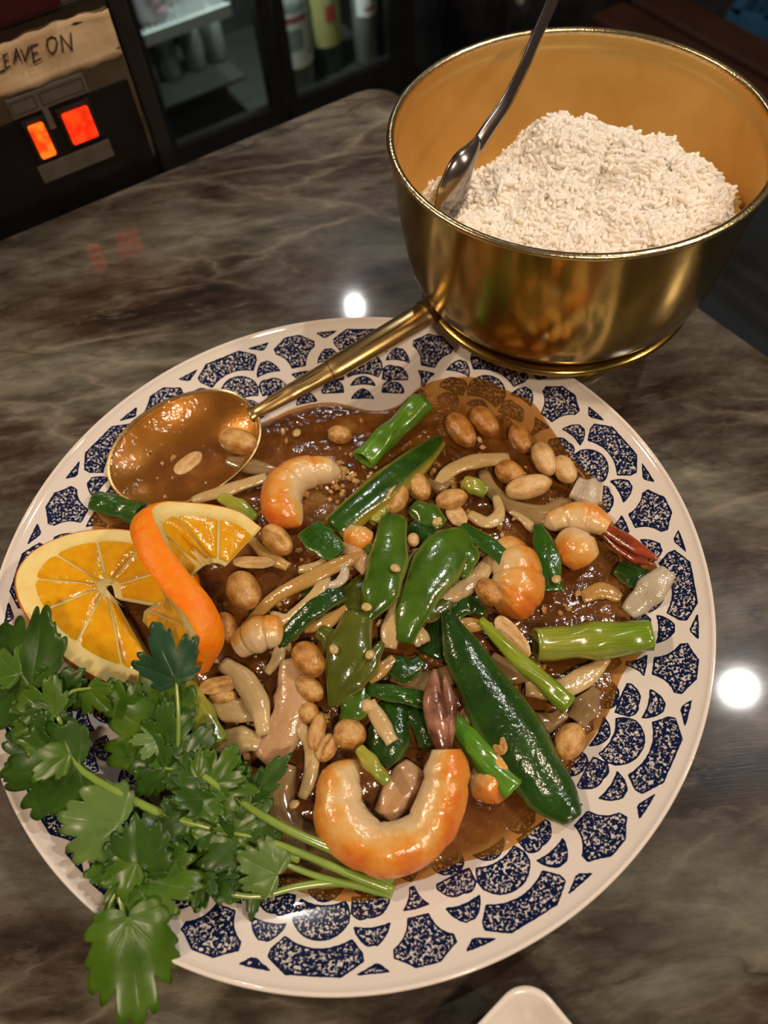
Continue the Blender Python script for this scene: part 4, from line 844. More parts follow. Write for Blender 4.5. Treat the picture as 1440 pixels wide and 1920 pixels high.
def shrimp(label, pts, rpx, segs=5, flat=0.85, tail=None, tail_mat=None):
    P = [pt(u, v, h/1000.0) for u, v, h in pts]; s = px_scale(np.mean(P, axis=0)); n = 54; ncs = 22
    C = catmull(P, n); R = interp1(np.asarray(rpx, float)*s, n)
    T = np.gradient(C, axis=0); T /= np.linalg.norm(T, axis=1)[:, None]
    cen = np.mean(C, axis=0); vs, outr, sv = [], [], []
    for i in range(n):
        side = np.cross(T[i], (0, 0, 1)); side /= np.linalg.norm(side); nn = np.cross(side, T[i])
        sg = 1 if np.dot(side, C[i]-cen) > 0 else -1
        f = i/(n-1); seg = (f*segs) % 1.0
        ring = 1+0.06*(1-seg)-0.08*math.exp(-((seg-0.03)/0.05)**2)-0.05*math.exp(-((seg-0.97)/0.06)**2)
        endt = min(1.0, math.sqrt(max(0.02, min(f, 1-f)*9))) if not tail else min(1.0, math.sqrt(max(0.02, f*9)))
        for k in range(ncs):
            th = 2*PI*k/ncs; x, y = math.cos(th), math.sin(th)
            groove = 1-0.10*math.exp(-((x*sg-0.75)/0.10)**2)*(1 if y > 0 else 0)
            inner = 1-0.12*max(0, -x*sg)
            rr = R[i]*ring*endt*inner*groove
            vs.append(C[i]+side*x*rr+nn*y*rr*flat); outr.append(x*sg); sv.append(f)
    fs = [(i*ncs+k, i*ncs+(k+1) % ncs, (i+1)*ncs+(k+1) % ncs, (i+1)*ncs+k) for i in range(n-1) for k in range(ncs)]
    fs += [tuple(range(ncs))[::-1], tuple(range((n-1)*ncs, n*ncs))]
    base = np.array([*C[:, :2].mean(0), np.array(vs)[:, 2].min()])
    if not tail:
        return place('shrimp', vs, fs, M_SHRIMP, {'outer': outr, 'sv': sv}, label, 'shrimp', 'shrimp in the stir-fry')
    root = empty('shrimp', base, label, 'shrimp', 'shrimp in the stir-fry')
    place('body', vs, fs, M_SHRIMP, {'outer': outr, 'sv': sv}, parent=root)
    for (tp_, w_) in tail:
        Q = [pt(u, v, h/1000.0) for u, v, h in tp_]
        v2, f2, a2 = sweep(Q, np.asarray(w_, float)*s/2, 0.0007, n=18, ncs=10, camber=0.35, pw=2.2)
        place('tail_fin', v2, f2, tail_mat, a2, parent=root)
    return root
shrimp('curled orange shrimp at the front with its dark tail up', [(668, 1425, 9), (640, 1475, 10), (648, 1545, 10), (715, 1590, 10), (790, 1565, 11), (826, 1500, 13), (836, 1440, 15), (835, 1405, 16)], [34, 46, 54, 50, 48, 48, 44, 30], 5, tail=[([(834, 1412, 17), (822, 1365, 19), (812, 1310, 20), (815, 1256, 18)], [24, 44, 42, 12]), ([(836, 1412, 15), (838, 1365, 17), (840, 1315, 18), (834, 1268, 17)], [22, 34, 34, 8])], tail_mat=M_TAIL)
shrimp('pale shrimp with orange back below the spoon', [(640, 885, 4), (590, 884, 7), (545, 900, 8), (530, 945, 8), (562, 985, 6)], [24, 34, 40, 42, 26], 4)
shrimp('red-tailed shrimp resting against the right rim', [(1020, 985, 3), (1060, 972, 5), (1100, 972, 6), (1140, 990, 6)], [18, 28, 34, 20], 3, tail=[([(1128, 985, 7), (1165, 1005, 8), (1200, 1028, 8), (1232, 1048, 6)], [24, 34, 28, 8]), ([(1128, 992, 5), (1160, 1022, 6), (1192, 1046, 6), (1222, 1058, 5)], [20, 26, 20, 6])], tail_mat=M_TAILR)
shrimp('white rounded shrimp lump beside the upright scallion leaf', [(1058, 1008, 5), (1082, 1028, 8), (1104, 1058, 5)], [28, 42, 30], 2)
shrimp('plump pale shrimp under the pointed scallion leaf', [(930, 1018, 5), (962, 1058, 8), (966, 1108, 8), (938, 1150, 5)], [32, 48, 52, 34], 4)
shrimp('shrimp mostly hidden under the longest dark pepper', [(868, 1330, 4), (905, 1375, 5), (928, 1440, 5), (890, 1498, 4)], [28, 44, 46, 34], 4)
shrimp('orange-tinged shrimp piece right of the orange peel', [(440, 1218, 5), (482, 1192, 8), (536, 1182, 7)], [24, 38, 28], 3)
shrimp('small pink shrimp end under the amber onion tip', [(652, 1000, 7), (675, 1008, 9), (700, 1016, 8)], [18, 26, 18], 2)

# ------------------------------------------------------------------ peanuts
def nut_mesh(kind):
    nu, nv = 22, 28; vs = []
    for i in range(nu+1):
        f = i/nu; x = -math.cos(PI*f)
        r = math.sqrt(max(0, 1-x*x))**0.72*(1-0.05*math.exp(-((x-0.1)/0.3)**2))
        if kind != 'half': r *= 1+0.05*math.cos(x*3)
        for k in range(nv):
            th = 2*PI*k/nv; y, z = r*math.cos(th), r*math.sin(th)
            if kind == 'half':
                if z > 0: z = z*0.18-0.22*math.exp(-(y/0.32)**2)*(1-x*x)*0.5
            elif kind == 'split':
                g = math.exp(-((y-0.12)/0.16)**2)*max(0, z)*(1-x**4); z -= 0.75*g
            else:
                g = math.exp(-((y+0.1)/0.09)**2)*(1 if z > 0 else 0)*(1-x**4); z -= 0.11*g
            if x > 0.93: x2 = x+(x-0.93)*1.2; y *= 0.9; z *= 0.9
            else: x2 = x
            vs.append((x2, y, z))
    fs = [(i*nv+k, (i+1)*nv+k, (i+1)*nv+(k+1) % nv, i*nv+(k+1) % nv) for i in range(nu) for k in range(nv)]
    return vs, fs
NUTS = {}
for kd in ('whole', 'split', 'half'):
    v, f = nut_mesh(kd)
    for mi in range(3): NUTS[kd, mi] = new_mesh('peanut_'+kd, v, f, True, [M_NUT[mi]])
def nut(label, u, v, Lp, Wp, ang, h=5, kind='whole', mi=0, tilt=0.0, roll=0.0, pivot=None):
    c = pt(u, v, h/1000.0); s = px_scale(c); a = math.radians(ang)
    d = ray_z(u+math.cos(a)*20, v+math.sin(a)*20, c[2])-c; d /= np.linalg.norm(d)
    o = link('peanut', NUTS[kind, mi]); o.location = c
    X = Vector(d)+Vector((0, 0, tilt)); X.normalize(); Y = Vector((0, 0, 1)).cross(X).normalized(); Z = X.cross(Y)
    Rm = Matrix((X, Y, Z)).transposed() @ Matrix.Rotation(roll, 3, 'X')
    o.rotation_euler = Rm.to_euler(); o.scale = (Lp*s/2*0.96, Wp*s/2, Wp*s/2*0.92)
    return tag(o, label, 'peanut', 'peanuts in the stir-fry')
nut('whole peanut sitting in the bowl of the brass spoon', 447, 828, 78, 50, 18, 6, 'whole', 0)
nut('cream peanut half under sauce inside the brass spoon', 352, 868, 62, 34, -38, 3, 'half', 2)
nut('lone peanut floating in open sauce below the spoon handle', 637, 815, 46, 36, 8, 3, 'whole', 0)
nut('peanut with a dark red speck near the far sauce edge', 864, 806, 84, 46, 55, 5, 'whole', 1)
nut('golden peanut right of the red-specked one', 908, 790, 72, 46, 52, 4, 'whole', 1)
nut('peanut half drowned in sauce, nearest the upper right rim', 975, 822, 66, 40, 66, 2, 'whole', 1)
nut('pale upright peanut in the rim-side cluster', 1020, 860, 74, 42, 66, 7, 'whole', 2)
nut('rightmost peanut of the rim-side cluster', 1058, 880, 64, 42, 62, 6, 'whole', 2, 0.1)
nut('pale seamed peanut lying sideways in the rim-side cluster', 990, 913, 90, 46, -14, 6, 'whole', 2)
nut('golden peanut under the sideways pale peanut', 955, 886, 60, 46, 32, 4, 'whole', 1)
nut('smooth peanut just right of the long two-tone pepper', 784, 912, 62, 44, 60, 7, 'whole', 0)
nut('split peanut leaning on the long two-tone pepper', 741, 936, 66, 46, -58, 9, 'split', 0)
nut('yellowish peanut above the broken peanut half', 846, 936, 62, 40, -14, 6, 'whole', 0)
nut('broken peanut half under the yellowish peanut', 856, 966, 50, 36, 55, 4, 'half', 2)
nut('split peanut between orange tip and pale shrimp', 519, 1012, 76, 48, 46, 7, 'split', 0)
nut('slender cream peanut sliver above the big smooth peanut', 474, 1054, 80, 26, 2, 7, 'half', 2)
nut('big smooth brown peanut right of the orange slice', 456, 1107, 82, 62, 62, 8, 'whole', 0)
nut('dark roasted peanut with a seam at left centre', 578, 1236, 76, 56, 55, 12, 'whole', 1)
nut('peanut tucked under the dark roasted one', 580, 1290, 62, 42, 42, 8, 'whole', 0)
nut('small round peanut above the standing thin peanut', 578, 1336, 42, 40, 60, 7, 'whole', 0)
nut('thin standing peanut in the column above the front shrimp', 594, 1372, 70, 32, -76, 10, 'whole', 0)
nut('bent peanut right of the thin standing one', 612, 1402, 56, 40, -60, 7, 'split', 0)
nut('round golden peanut lump left of the round dark pepper', 655, 1376, 62, 56, 10, 8, 'whole', 0)
nut('cracked peanut half under the orange peel', 410, 1284, 76, 34, -10, 8, 'half', 0)
nut('peanut chunk just below the cracked half', 418, 1304, 56, 34, 10, 5, 'whole', 0)
nut('peanut pressed against the lower orange peel', 424, 1176, 64, 42, 70, 5, 'whole', 1)
nut('seamed golden peanut on the plump pale shrimp', 917, 1110, 62, 44, 48, 15, 'whole', 1)
nut('flat cream peanut half left of the pale scallion stalk', 960, 1192, 96, 36, 50, 11, 'half', 2, 0, 0.4)
nut('round wet peanut beside the lower end of the longest pepper', 1068, 1390, 74, 54, -60, 6, 'whole', 0)
nut('small peanut chunk stuck on the longest dark pepper', 936, 1396, 38, 30, 70, 14, 'half', 0, 0, 0.5)
nut('tiny peanut crumb beside the bright centre pepper', 775, 1012, 28, 22, 80, 14, 'whole', 2)
nut('peanut piece under the cream onion, below centre pepper', 690, 1325, 36, 28, 20, 8, 'whole', 2)

# pepper seeds
sv_, sf_ = [], []
for i in range(9):
    f = i/8; x = -math.cos(PI*f); r = math.sqrt(max(0, 1-x*x))
    for k in range(12): th = 2*PI*k/12; sv_.append((x+0.12*(x > 0.9), r*math.cos(th)*0.9, r*math.sin(th)*0.45))
sf_ = [(i*12+k, (i+1)*12+k, (i+1)*12+(k+1) % 12, i*12+(k+1) % 12) for i in range(8) for k in range(12)]
SEED = new_mesh('pepper_seed', sv_, sf_, True, [M_SEED])
for lb, u, v, h in (('pale pepper seed on the olive pepper limb', 694, 1227, 14.5), ('tan pepper seed on the upper olive pepper', 626, 1218, 15), ('pepper seed on the thick dim onion by the front shrimp', 551, 1508, 6), ('pepper seed on the green chip at the top of the heap', 819, 978, 10),
                    ('pepper seed on the upright dark scallion leaf', 1043, 1086, 10), ('pepper seed high on the bright centre pepper', 741, 1065, 17.5), ('pepper seed low on the bright centre pepper', 687, 1138, 15), ('pepper seed floating in the sauce left of lone peanut', 556, 812, 1.5)):
    c = pt(u, v, h/1000.0); s = px_scale(c); o = link('pepper_seed', SEED); o.location = c; o.scale = (10*s,)*3; o.rotation_euler = (random.uniform(-0.3, 0.3), random.uniform(-0.3, 0.3), random.uniform(0, 6)); tag(o, lb, 'seed', 'pepper seeds')

# crushed peanut and garlic crumbs, beyond counting
def crumbs():
    mb = MB(); rg = np.random.default_rng(5)
    zones = [(620, 905, 55, 40, 34), (660, 960, 40, 40, 26), (700, 900, 50, 40, 16), (480, 985, 40, 40, 14), (560, 1150, 90, 60, 20), (720, 1060, 110, 60, 22), (860, 900, 80, 50, 12), (560, 1330, 60, 50, 12), (620, 830, 120, 45, 10), (350, 880, 90, 40, 14), (980, 1240, 90, 60, 10), (870, 1240, 60, 50, 8), (450, 1280, 60, 60, 12), (1000, 1150, 60, 60, 8), (640, 890, 60, 30, 40), (600, 1060, 70, 50, 40), (760, 1150, 90, 70, 40), (520, 1190, 60, 60, 30), (900, 1010, 60, 50, 20), (640, 1280, 60, 60, 30), (830, 880, 60, 40, 16), (940, 1260, 80, 60, 20), (480, 1380, 60, 40, 16)]
    for (u, v, du, dv, n) in zones:
        for _ in range(n):
            uu, vv = u+rg.normal()*du*0.6, v+rg.normal()*dv*0.6; c = pt(uu, vv, rg.uniform(0.5, 3.5)/1000); R = rg.uniform(0.0007, 0.0024)
            Q = np.linalg.qr(rg.normal(size=(3, 3)))[0]; sc = np.array([R, R*rg.uniform(0.6, 1), R*rg.uniform(0.4, 0.9)])
            ico = [(0, 0, 1), (0.9, 0, 0.2), (0.2, 0.9, 0.3), (-0.8, 0.5, 0.1), (-0.7, -0.6, 0.3), (0.4, -0.9, 0), (0.1, 0.2, -1)]
            vs = [c+Q@(np.array(q)*sc) for q in ico]
            mb.add(vs, [(0, 1, 2), (0, 2, 3), (0, 3, 4), (0, 4, 5), (0, 5, 1), (6, 2, 1), (6, 3, 2), (6, 4, 3), (6, 5, 4), (6, 1, 5)])
    m = pmat('crushed_peanut', (0.62, 0.40, 0.16), (0.45, 0.22, 0.06), 260, rough=0.25, coat=0.6, sss=0.2)
    vs = np.array(mb.v); c = vs.mean(0); c[2] = vs[:, 2].min()
    o = link('crushed_peanut', new_mesh('crushed_peanut', vs-c, mb.f, False, [m])); o.location = c
    tag(o, 'crushed peanut and garlic crumbs scattered through the sauce', 'crumbs', kind='stuff')
crumbs()

# ------------------------------------------------------------------ orange slices
M_PEEL = pmat('orange_peel', (0.90, 0.20, 0.003), (0.86, 0.27, 0.004), 200, rough=0.42, bump=0.5, bscale=520, bdist=0.0008, spec=0.35)
M_PITH = pmat('orange_pith', (0.88, 0.74, 0.34), (0.86, 0.64, 0.20), 150, rough=0.45, sss=0.3, bump=0.15, bscale=400)
M_PULP = pmat('orange_pulp', (0.80, 0.42, 0.010), (0.76, 0.34, 0.006), 260, rough=0.16, sss=0.35, coat=0.5, bump=0.5, bscale=300)
def slice_obj(label, rim, cen, thick, nseg, skip=(), flip=1):
    """rim: list of xyz round the peel, cen: list of xyz of the core edge for the same parameters (ruled between)"""
    n = 72; Rm = catmull(rim, n); Cn = catmull(cen, n)
    def S(f, rho, side):
        i = f*(n-1); i0 = min(int(i), n-2); t = i-i0
        r_ = Rm[i0]*(1-t)+Rm[i0+1]*t; c_ = Cn[i0]*(1-t)+Cn[i0+1]*t
        tan = Rm[min(i0+2, n-1)]-Rm[max(i0-1, 0)]; rad = r_-c_; nn = np.cross(tan, rad); nn /= np.linalg.norm(nn)+1e-12
        return c_+rad*rho+nn*flip*side*thick/2
    base = np.array([*Rm[:, :2].mean(0), min(Rm[:, 2].min(), Cn[:, 2].min())-thick/2])
    root = empty('orange_slice', base, label, 'orange slice', 'orange slices garnishing the plate')
    # peel: outer band with rounded section
    sec = [(0.975, 1.0), (1.0, 0.8), (1.012, 0.3), (1.012, -0.3), (1.0, -0.8), (0.975, -1.0)]
    vs = [S(i/(n-1), a, b) for i in range(n) for a, b in sec]; k = len(sec)
    fs = [(i*k+j, i*k+j+1, (i+1)*k+j+1, (i+1)*k+j) for i in range(n-1) for j in range(k-1)]
    place('peel', vs, fs, M_PEEL, parent=root)
    # pith: ring from 0.84 to 0.975 on both faces plus thin sheet to the core (membranes)
    rh = [0.03, 0.45, 0.755, 0.785, 0.88, 0.978]; dz = [0.75, 0.80, 0.86, 1.0, 1.0, 1.0]
    vs, fs = [], []
    for sd in (1, -1):
        b = len(vs); vs += [S(i/(n-1), a, sd*z) for i in range(n) for a, z in zip(rh, dz)]; k = len(rh)
        fs += [(b+i*k+j, b+i*k+j+1, b+(i+1)*k+j+1, b+(i+1)*k+j) for i in range(n-1) for j in range(k-1)]
    nn_ = n*len(rh)
    for i in range(n-1): fs.append((i*len(rh), (i+1)*len(rh), nn_+(i+1)*len(rh), nn_+i*len(rh)))
    for e in (0, n-1):
        for j in range(len(rh)-1): fs.append((e*len(rh)+j, e*len(rh)+j+1, nn_+e*len(rh)+j+1, nn_+e*len(rh)+j))
    place('pith', vs, fs, M_PITH, parent=root)
    for sgi in range(nseg):
        if sgi in skip: continue
        f0, f1 = sgi/nseg, (sgi+1)/nseg; m_ = 0.05/nseg; q, w = 12, 9; vs, fs = [], []
        for sd in (1, -1):
            b = len(vs)
            for a in range(q+1):
                rho = 0.12+(0.785-0.12)*a/q
                gap = min(0.45*(f1-f0), 0.012*(1/nseg)*8/(rho+0.1)*0.26)
                for c in range(w+1):
                    t = c/w; f = f0+gap+(f1-f0-2*gap)*t
                    bul = 0.90+0.16*(1-(2*t-1)**4)*(1-(2*a/q-1)**6)
                    cr = 0.82 if a == q and c in (0, w) else 1
                    vs.append(S(f, rho, sd*bul*cr))
            for a in range(q):
                for c in range(w): fs.append((b+a*(w+1)+c, b+a*(w+1)+c+1, b+(a+1)*(w+1)+c+1, b+(a+1)*(w+1)+c))
        place('segment', vs, fs, M_PULP, parent=root)
    return root
def az(u, v, z): return ray_z(u, v, z/1000.0)
slice_obj('large round orange slice lying face up against the plate rim',
          [az(318, 1300, 27), az(262, 1308, 26), az(170, 1272, 27), az(90, 1210, 29), az(42, 1140, 32), az(34, 1080, 35), az(75, 1030, 36), az(150, 1000, 36), az(240, 996, 33), az(320, 1020, 29), az(368, 1075, 26), az(374, 1150, 22)],
          [az(222, 1128, 24), az(206, 1108, 26), az(204, 1106, 26), az(203, 1104, 27), az(203, 1102, 27), az(203, 1101, 27), az(203, 1100, 27), az(204, 1099, 27), az(206, 1099, 27), az(208, 1101, 26), az(212, 1106, 26), az(216, 1122, 25)], 0.008, 9, flip=1)
slice_obj('twisted orange half slice with its bright peel towards the viewer',
          [az(484, 992, 33), az(440, 960, 40), az(370, 945, 47), az(300, 944, 53), az(262, 968, 58), az(284, 1030, 60), az(330, 1090, 58), az(378, 1145, 54), az(400, 1205, 47), az(372, 1262, 36)],
          [az(415, 1066, 34), az(408, 1062, 34), az(402, 1060, 34), az(395, 1062, 33), az(372, 1072, 31), az(350, 1090, 28), az(325, 1110, 26), az(300, 1125, 27), az(286, 1140, 28), az(282, 1160, 27)], 0.0105, 6, flip=1)

# ------------------------------------------------------------------ parsley
def leaf_mat(name, c1, c2, back):
    m, nt, b, N, L = nodes(name)
    tc = N('ShaderNodeTexCoord'); n = N('ShaderNodeTexNoise'); n.inputs['Scale'].default_value = 120; n.inputs['Detail'].default_value = 4; L(tc.outputs['Object'], n.inputs['Vector'])
    r = ramp(nt, [(0.3, c1), (0.7, c2)]); L(n.outputs['Fac'], r.inputs[0])
    v = N('ShaderNodeAttribute'); v.attribute_name = 'vein'; rv = ramp(nt, [(0.55, 0.0), (1.0, 0.55)]); L(v.outputs['Fac'], rv.inputs[0])
    mx = N('ShaderNodeMix'); mx.data_type = 'RGBA'; L(rv.outputs[0], mx.inputs['Factor']); L(r.outputs[0], mx.inputs['A']); mx.inputs['B'].default_value = (*back, 1); L(mx.outputs['Result'], b.inputs['Base Color'])
    b.inputs['Roughness'].default_value = 0.32; b.inputs['Specular IOR Level'].default_value = 0.5
    bp = N('ShaderNodeBump'); bp.inputs['Strength'].default_value = 0.2; bp.inputs['Distance'].default_value = 0.0008
    ad = N('ShaderNodeMath'); ad.operation = 'MULTIPLY_ADD'; ad.inputs[1].default_value = -0.8; L(v.outputs['Fac'], ad.inputs[0]); L(n.outputs['Fac'], ad.inputs[2]); L(ad.outputs[0], bp.inputs['Height']); L(bp.outputs[0], b.inputs['Normal'])
    tl = N('ShaderNodeBsdfTranslucent'); L(mx.outputs['Result'], tl.inputs[0]); ms = N('ShaderNodeMixShader'); ms.inputs[0].default_value = 0.22
    L(b.outputs[0], ms.inputs[1]); L(tl.outputs[0], ms.inputs[2]); L(ms.outputs[0], nt.nodes['Material Output'].inputs['Surface'])
    return m
ML_DARK = leaf_mat('parsley_dark_leaf', (0.028, 0.085, 0.007), (0.054, 0.132, 0.012), (0.09, 0.18, 0.03))
ML_MID = leaf_mat('parsley_leaf', (0.050, 0.130, 0.007), (0.095, 0.195, 0.013), (0.16, 0.28, 0.04))
ML_LITE = leaf_mat('parsley_leaf_underside', (0.11, 0.20, 0.04), (0.16, 0.27, 0.065), (0.2, 0.32, 0.09))
ML_BLUE = leaf_mat('parsley_bluish_leaf', (0.018, 0.070, 0.028), (0.035, 0.105, 0.045), (0.10, 0.2, 0.08))
M_STEM = veg('parsley_stem', (0.16, 0.27, 0.03), (0.24, 0.36, 0.06), None, stripe=0.4, stripe_c=(0.34, 0.46, 0.12), bump=0.05, coat=0.3)
def leaf_shape(style, seed):
    rg = np.random.default_rng(seed); na, nr = 130, 9
    if style == 'tri': env = [(0, 1.0), (0.5, 0.80), (0.95, 0.86), (1.35, 0.60), (1.75, 0.42), (2.1, 0.16), (2.5, 0.05)]; sin_ = [(0.48, 0.30, 0.13), (1.30, 0.24, 0.13)]; lobes = [(0, 1, .4), (0.92, .85, .4), (-0.92, .85, .4), (1.65, .45, .3), (-1.65, .45, .3)]
    elif style == 'wide': env = [(0, 1.0), (0.45, 0.92), (0.9, 0.90), (1.35, 0.74), (1.75, 0.52), (2.15, 0.2), (2.5, 0.05)]; sin_ = [(0.45, 0.20, 0.10), (1.22, 0.18, 0.10)]; lobes = [(0, 1, .4), (0.85, .9, .4), (-0.85, .9, .4), (1.6, .55, .3), (-1.6, .55, .3)]
    else: env = [(0, 1.0), (0.30, 0.74), (0.62, 0.56), (1.0, 0.34), (1.5, 0.18), (2.0, 0.10), (2.5, 0.05)]; sin_ = [(0.34, 0.16, 0.10)]; lobes = [(0, 1, .3), (0.6, .55, .3), (-0.6, .55, .3)]
    jit = rg.normal(size=4)*0.05
    vs, vein = [], []
    k1, k2 = rg.uniform(0, 6, 2); droop = rg.uniform(0.1, 0.35); cup = rg.uniform(-0.12, 0.2)
    for j in range(nr):
        rho = (j+1)/nr
        for i in range(na):
            th = -2.5+5.0*i/(na-1)
            R = float(np.interp(abs(th), [e[0] for e in env], [e[1] for e in env]))*(1+(jit[0] if th > 0 else jit[1]))
            for a, d, w in sin_: R *= 1-d*math.exp(-((abs(th)-a+jit[2])/w)**2)
            ps = (abs(th)*3.4+0.5+jit[3]*3) % 1.0
            tooth = 1-0.17*(abs(ps-0.5)*2)**3.2*min(1.0, R/0.35)*rho**4
            rr = R*tooth*rho
            x, y = rr*math.sin(th), rr*math.cos(th)
            vd = min(abs(th-a)*rr for a, L, w in lobes)
            z = -droop*rr*rr+cup*abs(x)+0.05*math.sin(9*x+k1)*rr+0.05*math.cos(8*y+k2)*rr+0.03*min(vd, 0.12)/0.12*(0.5 if rho > 0.1 else 0)
            vs.append((x, y, z)); vein.append(max(0.0, 1-vd/0.022))
    vs.append((0, 0, 0)); vein.append(1); c = len(vs)-1
    fs = [(c, i+1, i) for i in range(na-1)]+[(j*na+i, j*na+i+1, (j+1)*na+i+1, (j+1)*na+i) for j in range(nr-1) for i in range(na-1)]
    return vs, fs, vein
def leaf(root, b, tip, style, mat, seed, width=1.0, tilt=0.0, back=0.0):
    """b, tip: (u, v, z mm); tilt rolls the blade about its midrib"""
    B = az(*b); T = az(*tip); y = T-B; Ln = np.linalg.norm(y); y /= Ln
    toc = CAM-(B+T)/2; toc /= np.linalg.norm(toc); up = np.array([0, 0, 1.0])*0.6+toc*0.4
    x = np.cross(y, up); x /= np.linalg.norm(x); z = np.cross(x, y)
    x, z = x*math.cos(tilt)+z*math.sin(tilt), -x*math.sin(tilt)+z*math.cos(tilt)
    vs, fs, vein = leaf_shape(style, seed)
    W_ = [B+Ln*(x*p[0]*width+y*p[1]+z*p[2]*0.6) for p in vs]
    o = place('leaf', W_, fs, mat, {'vein': vein}, parent=root)
    sm = o.modifiers.new('thickness', 'SOLIDIFY'); sm.thickness = 0.00035
    return o
def stem(root, pts, wpx):
    P = [az(*q) for q in pts]; s = px_scale(np.mean(P, axis=0)); w = np.asarray(wpx, float)*s/2
    vs, fs, at = sweep(P, w, w*0.9, n=24, ncs=10); return place('stem', vs, fs, M_STEM, at, parent=root)
def sprig(label, base):
    return empty('parsley_sprig', base, label, 'parsley', 'parsley sprigs at the front of the plate')
A_ = sprig('upper parsley sprig whose small bluish leaf stands before the orange', az(735, 1665, 17))
stem(A_, [(733, 1650, 19), (640, 1600, 24), (560, 1565, 28), (490, 1528, 31), (400, 1468, 34), (330, 1412, 36), (300, 1380, 36)], [24, 20, 17, 15, 13, 11, 8])
stem(A_, [(334, 1412, 36), (335, 1345, 42), (330, 1268, 48)], [9, 8, 7])
stem(A_, [(400, 1468, 34), (360, 1452, 35), (310, 1440, 36)], [9, 7, 5])
leaf(A_, (330, 1275, 48), (283, 1172, 60), 'tri', ML_BLUE, 1, 0.85, 0.3)
leaf(A_, (336, 1280, 48), (345, 1215, 47), 'nar', ML_DARK, 2, 0.6, -0.6)
leaf(A_, (310, 1390, 36), (185, 1310, 40), 'wide', ML_MID, 3, 0.95, 0.2)
leaf(A_, (300, 1385, 37), (240, 1385, 42), 'tri', ML_LITE, 4, 1.0, -0.2)
leaf(A_, (318, 1395, 38), (300, 1300, 46), 'tri', ML_DARK, 5, 0.9, 0.3)
leaf(A_, (345, 1425, 36), (400, 1365, 38), 'tri', ML_DARK, 6, 0.9, -0.3)
leaf(A_, (400, 1470, 34), (445, 1395, 38), 'tri', ML_MID, 7, 0.9, 0.2)
leaf(A_, (420, 1480, 33), (470, 1440, 35), 'tri', ML_DARK, 8, 0.9, 0.0)
leaf(A_, (470, 1500, 31), (545, 1405, 34), 'nar', ML_DARK, 9, 0.75, 0.2)
leaf(A_, (310, 1440, 36), (225, 1420, 34), 'tri', ML_DARK, 10, 1.0, 0.3)
leaf(A_, (360, 1452, 35), (330, 1520, 32), 'tri', ML_MID, 11, 0.9, -0.2)
leaf(A_, (290, 1450, 34), (250, 1490, 31), 'tri', ML_DARK, 43, 0.9, 0.2)
leaf(A_, (370, 1455, 36), (375, 1400, 40), 'nar', ML_MID, 44, 0.9, -0.1)
B_ = sprig('leftmost parsley sprig reaching past the plate rim', az(730, 1670, 17))
stem(B_, [(560, 1610, 22), (480, 1580, 25), (390, 1550, 30), (310, 1528, 34), (230, 1490, 38), (150, 1440, 42), (118, 1370, 44), (98, 1305, 44)], [18, 18, 18, 17, 15, 13, 10, 7])
stem(B_, [(140, 1435, 42), (100, 1425, 43), (70, 1425, 43)], [9, 8, 6])
stem(B_, [(105, 1345, 44), (130, 1300, 46), (170, 1290, 46)], [8, 7, 5])
leaf(B_, (150, 1432, 43), (-10, 1455, 44), 'wide', ML_DARK, 12, 0.8, 0.25)
leaf(B_, (130, 1415, 44), (20, 1390, 46), 'tri', ML_MID, 13, 0.9, -0.1)
leaf(B_, (120, 1440, 40), (75, 1515, 34), 'wide', ML_BLUE, 14, 1.0, 0.0)
leaf(B_, (100, 1345, 45), (20, 1290, 46), 'tri', ML_MID, 15, 1.0, 0.2)
leaf(B_, (95, 1330, 45), (60, 1400, 42), 'tri', ML_DARK, 16, 1.0, 0.3)
leaf(B_, (60, 1290, 44), (-15, 1180, 42), 'wide', ML_DARK, 17, 0.95, 0.5)
leaf(B_, (165, 1290, 46), (205, 1340, 42), 'tri', ML_MID, 18, 1.0, -0.5)
leaf(B_, (110, 1330, 45), (150, 1275, 44), 'nar', ML_DARK, 19, 0.9, 0.4)
leaf(B_, (70, 1425, 42), (0, 1370, 42), 'tri', ML_DARK, 45, 1.0, 0.2)
C_ = sprig('middle parsley sprig with leafy tuft and thin parallel stems', az(733, 1672, 17))
stem(C_, [(735, 1668, 18), (660, 1640, 21), (580, 1606, 24), (500, 1575, 27), (430, 1560, 30)], [22, 17, 14, 11, 8])
stem(C_, [(700, 1655, 18), (600, 1612, 22), (520, 1585, 25), (470, 1565, 27)], [16, 12, 10, 8])
stem(C_, [(720, 1668, 17), (620, 1650, 19), (540, 1622, 22), (480, 1590, 26)], [16, 13, 11, 8])
for i, (b, t, st, mt, w, ti) in enumerate([
        ((450, 1570, 28), (330, 1560, 34), 'tri', ML_DARK, 1.0, 0.1), ((430, 1550, 30), (370, 1480, 36), 'tri', ML_DARK, 1.0, 0.3), ((440, 1560, 30), (455, 1465, 36), 'tri', ML_MID, 0.95, -0.2),
        ((460, 1560, 29), (500, 1480, 33), 'tri', ML_DARK, 0.9, 0.1), ((420, 1570, 29), (310, 1500, 36), 'tri', ML_DARK, 0.9, 0.3), ((470, 1600, 26), (380, 1620, 30), 'tri', ML_DARK, 0.95, 0.0),
        ((520, 1640, 24), (445, 1605, 32), 'wide', ML_LITE, 0.85, 0.2), ((500, 1610, 24), (430, 1700, 22), 'nar', ML_MID, 1.0, 0.5), ((480, 1600, 25), (490, 1530, 30), 'tri', ML_MID, 0.9, -0.2),
        ((430, 1600, 27), (360, 1560, 34), 'tri', ML_MID, 0.9, 0.3), ((400, 1540, 30), (420, 1480, 36), 'tri', ML_MID, 0.8, 0.1), ((480, 1650, 22), (470, 1730, 20), 'nar', ML_DARK, 0.9, 0.2)]):
    leaf(C_, b, t, st, mt, 60+i, w, ti)
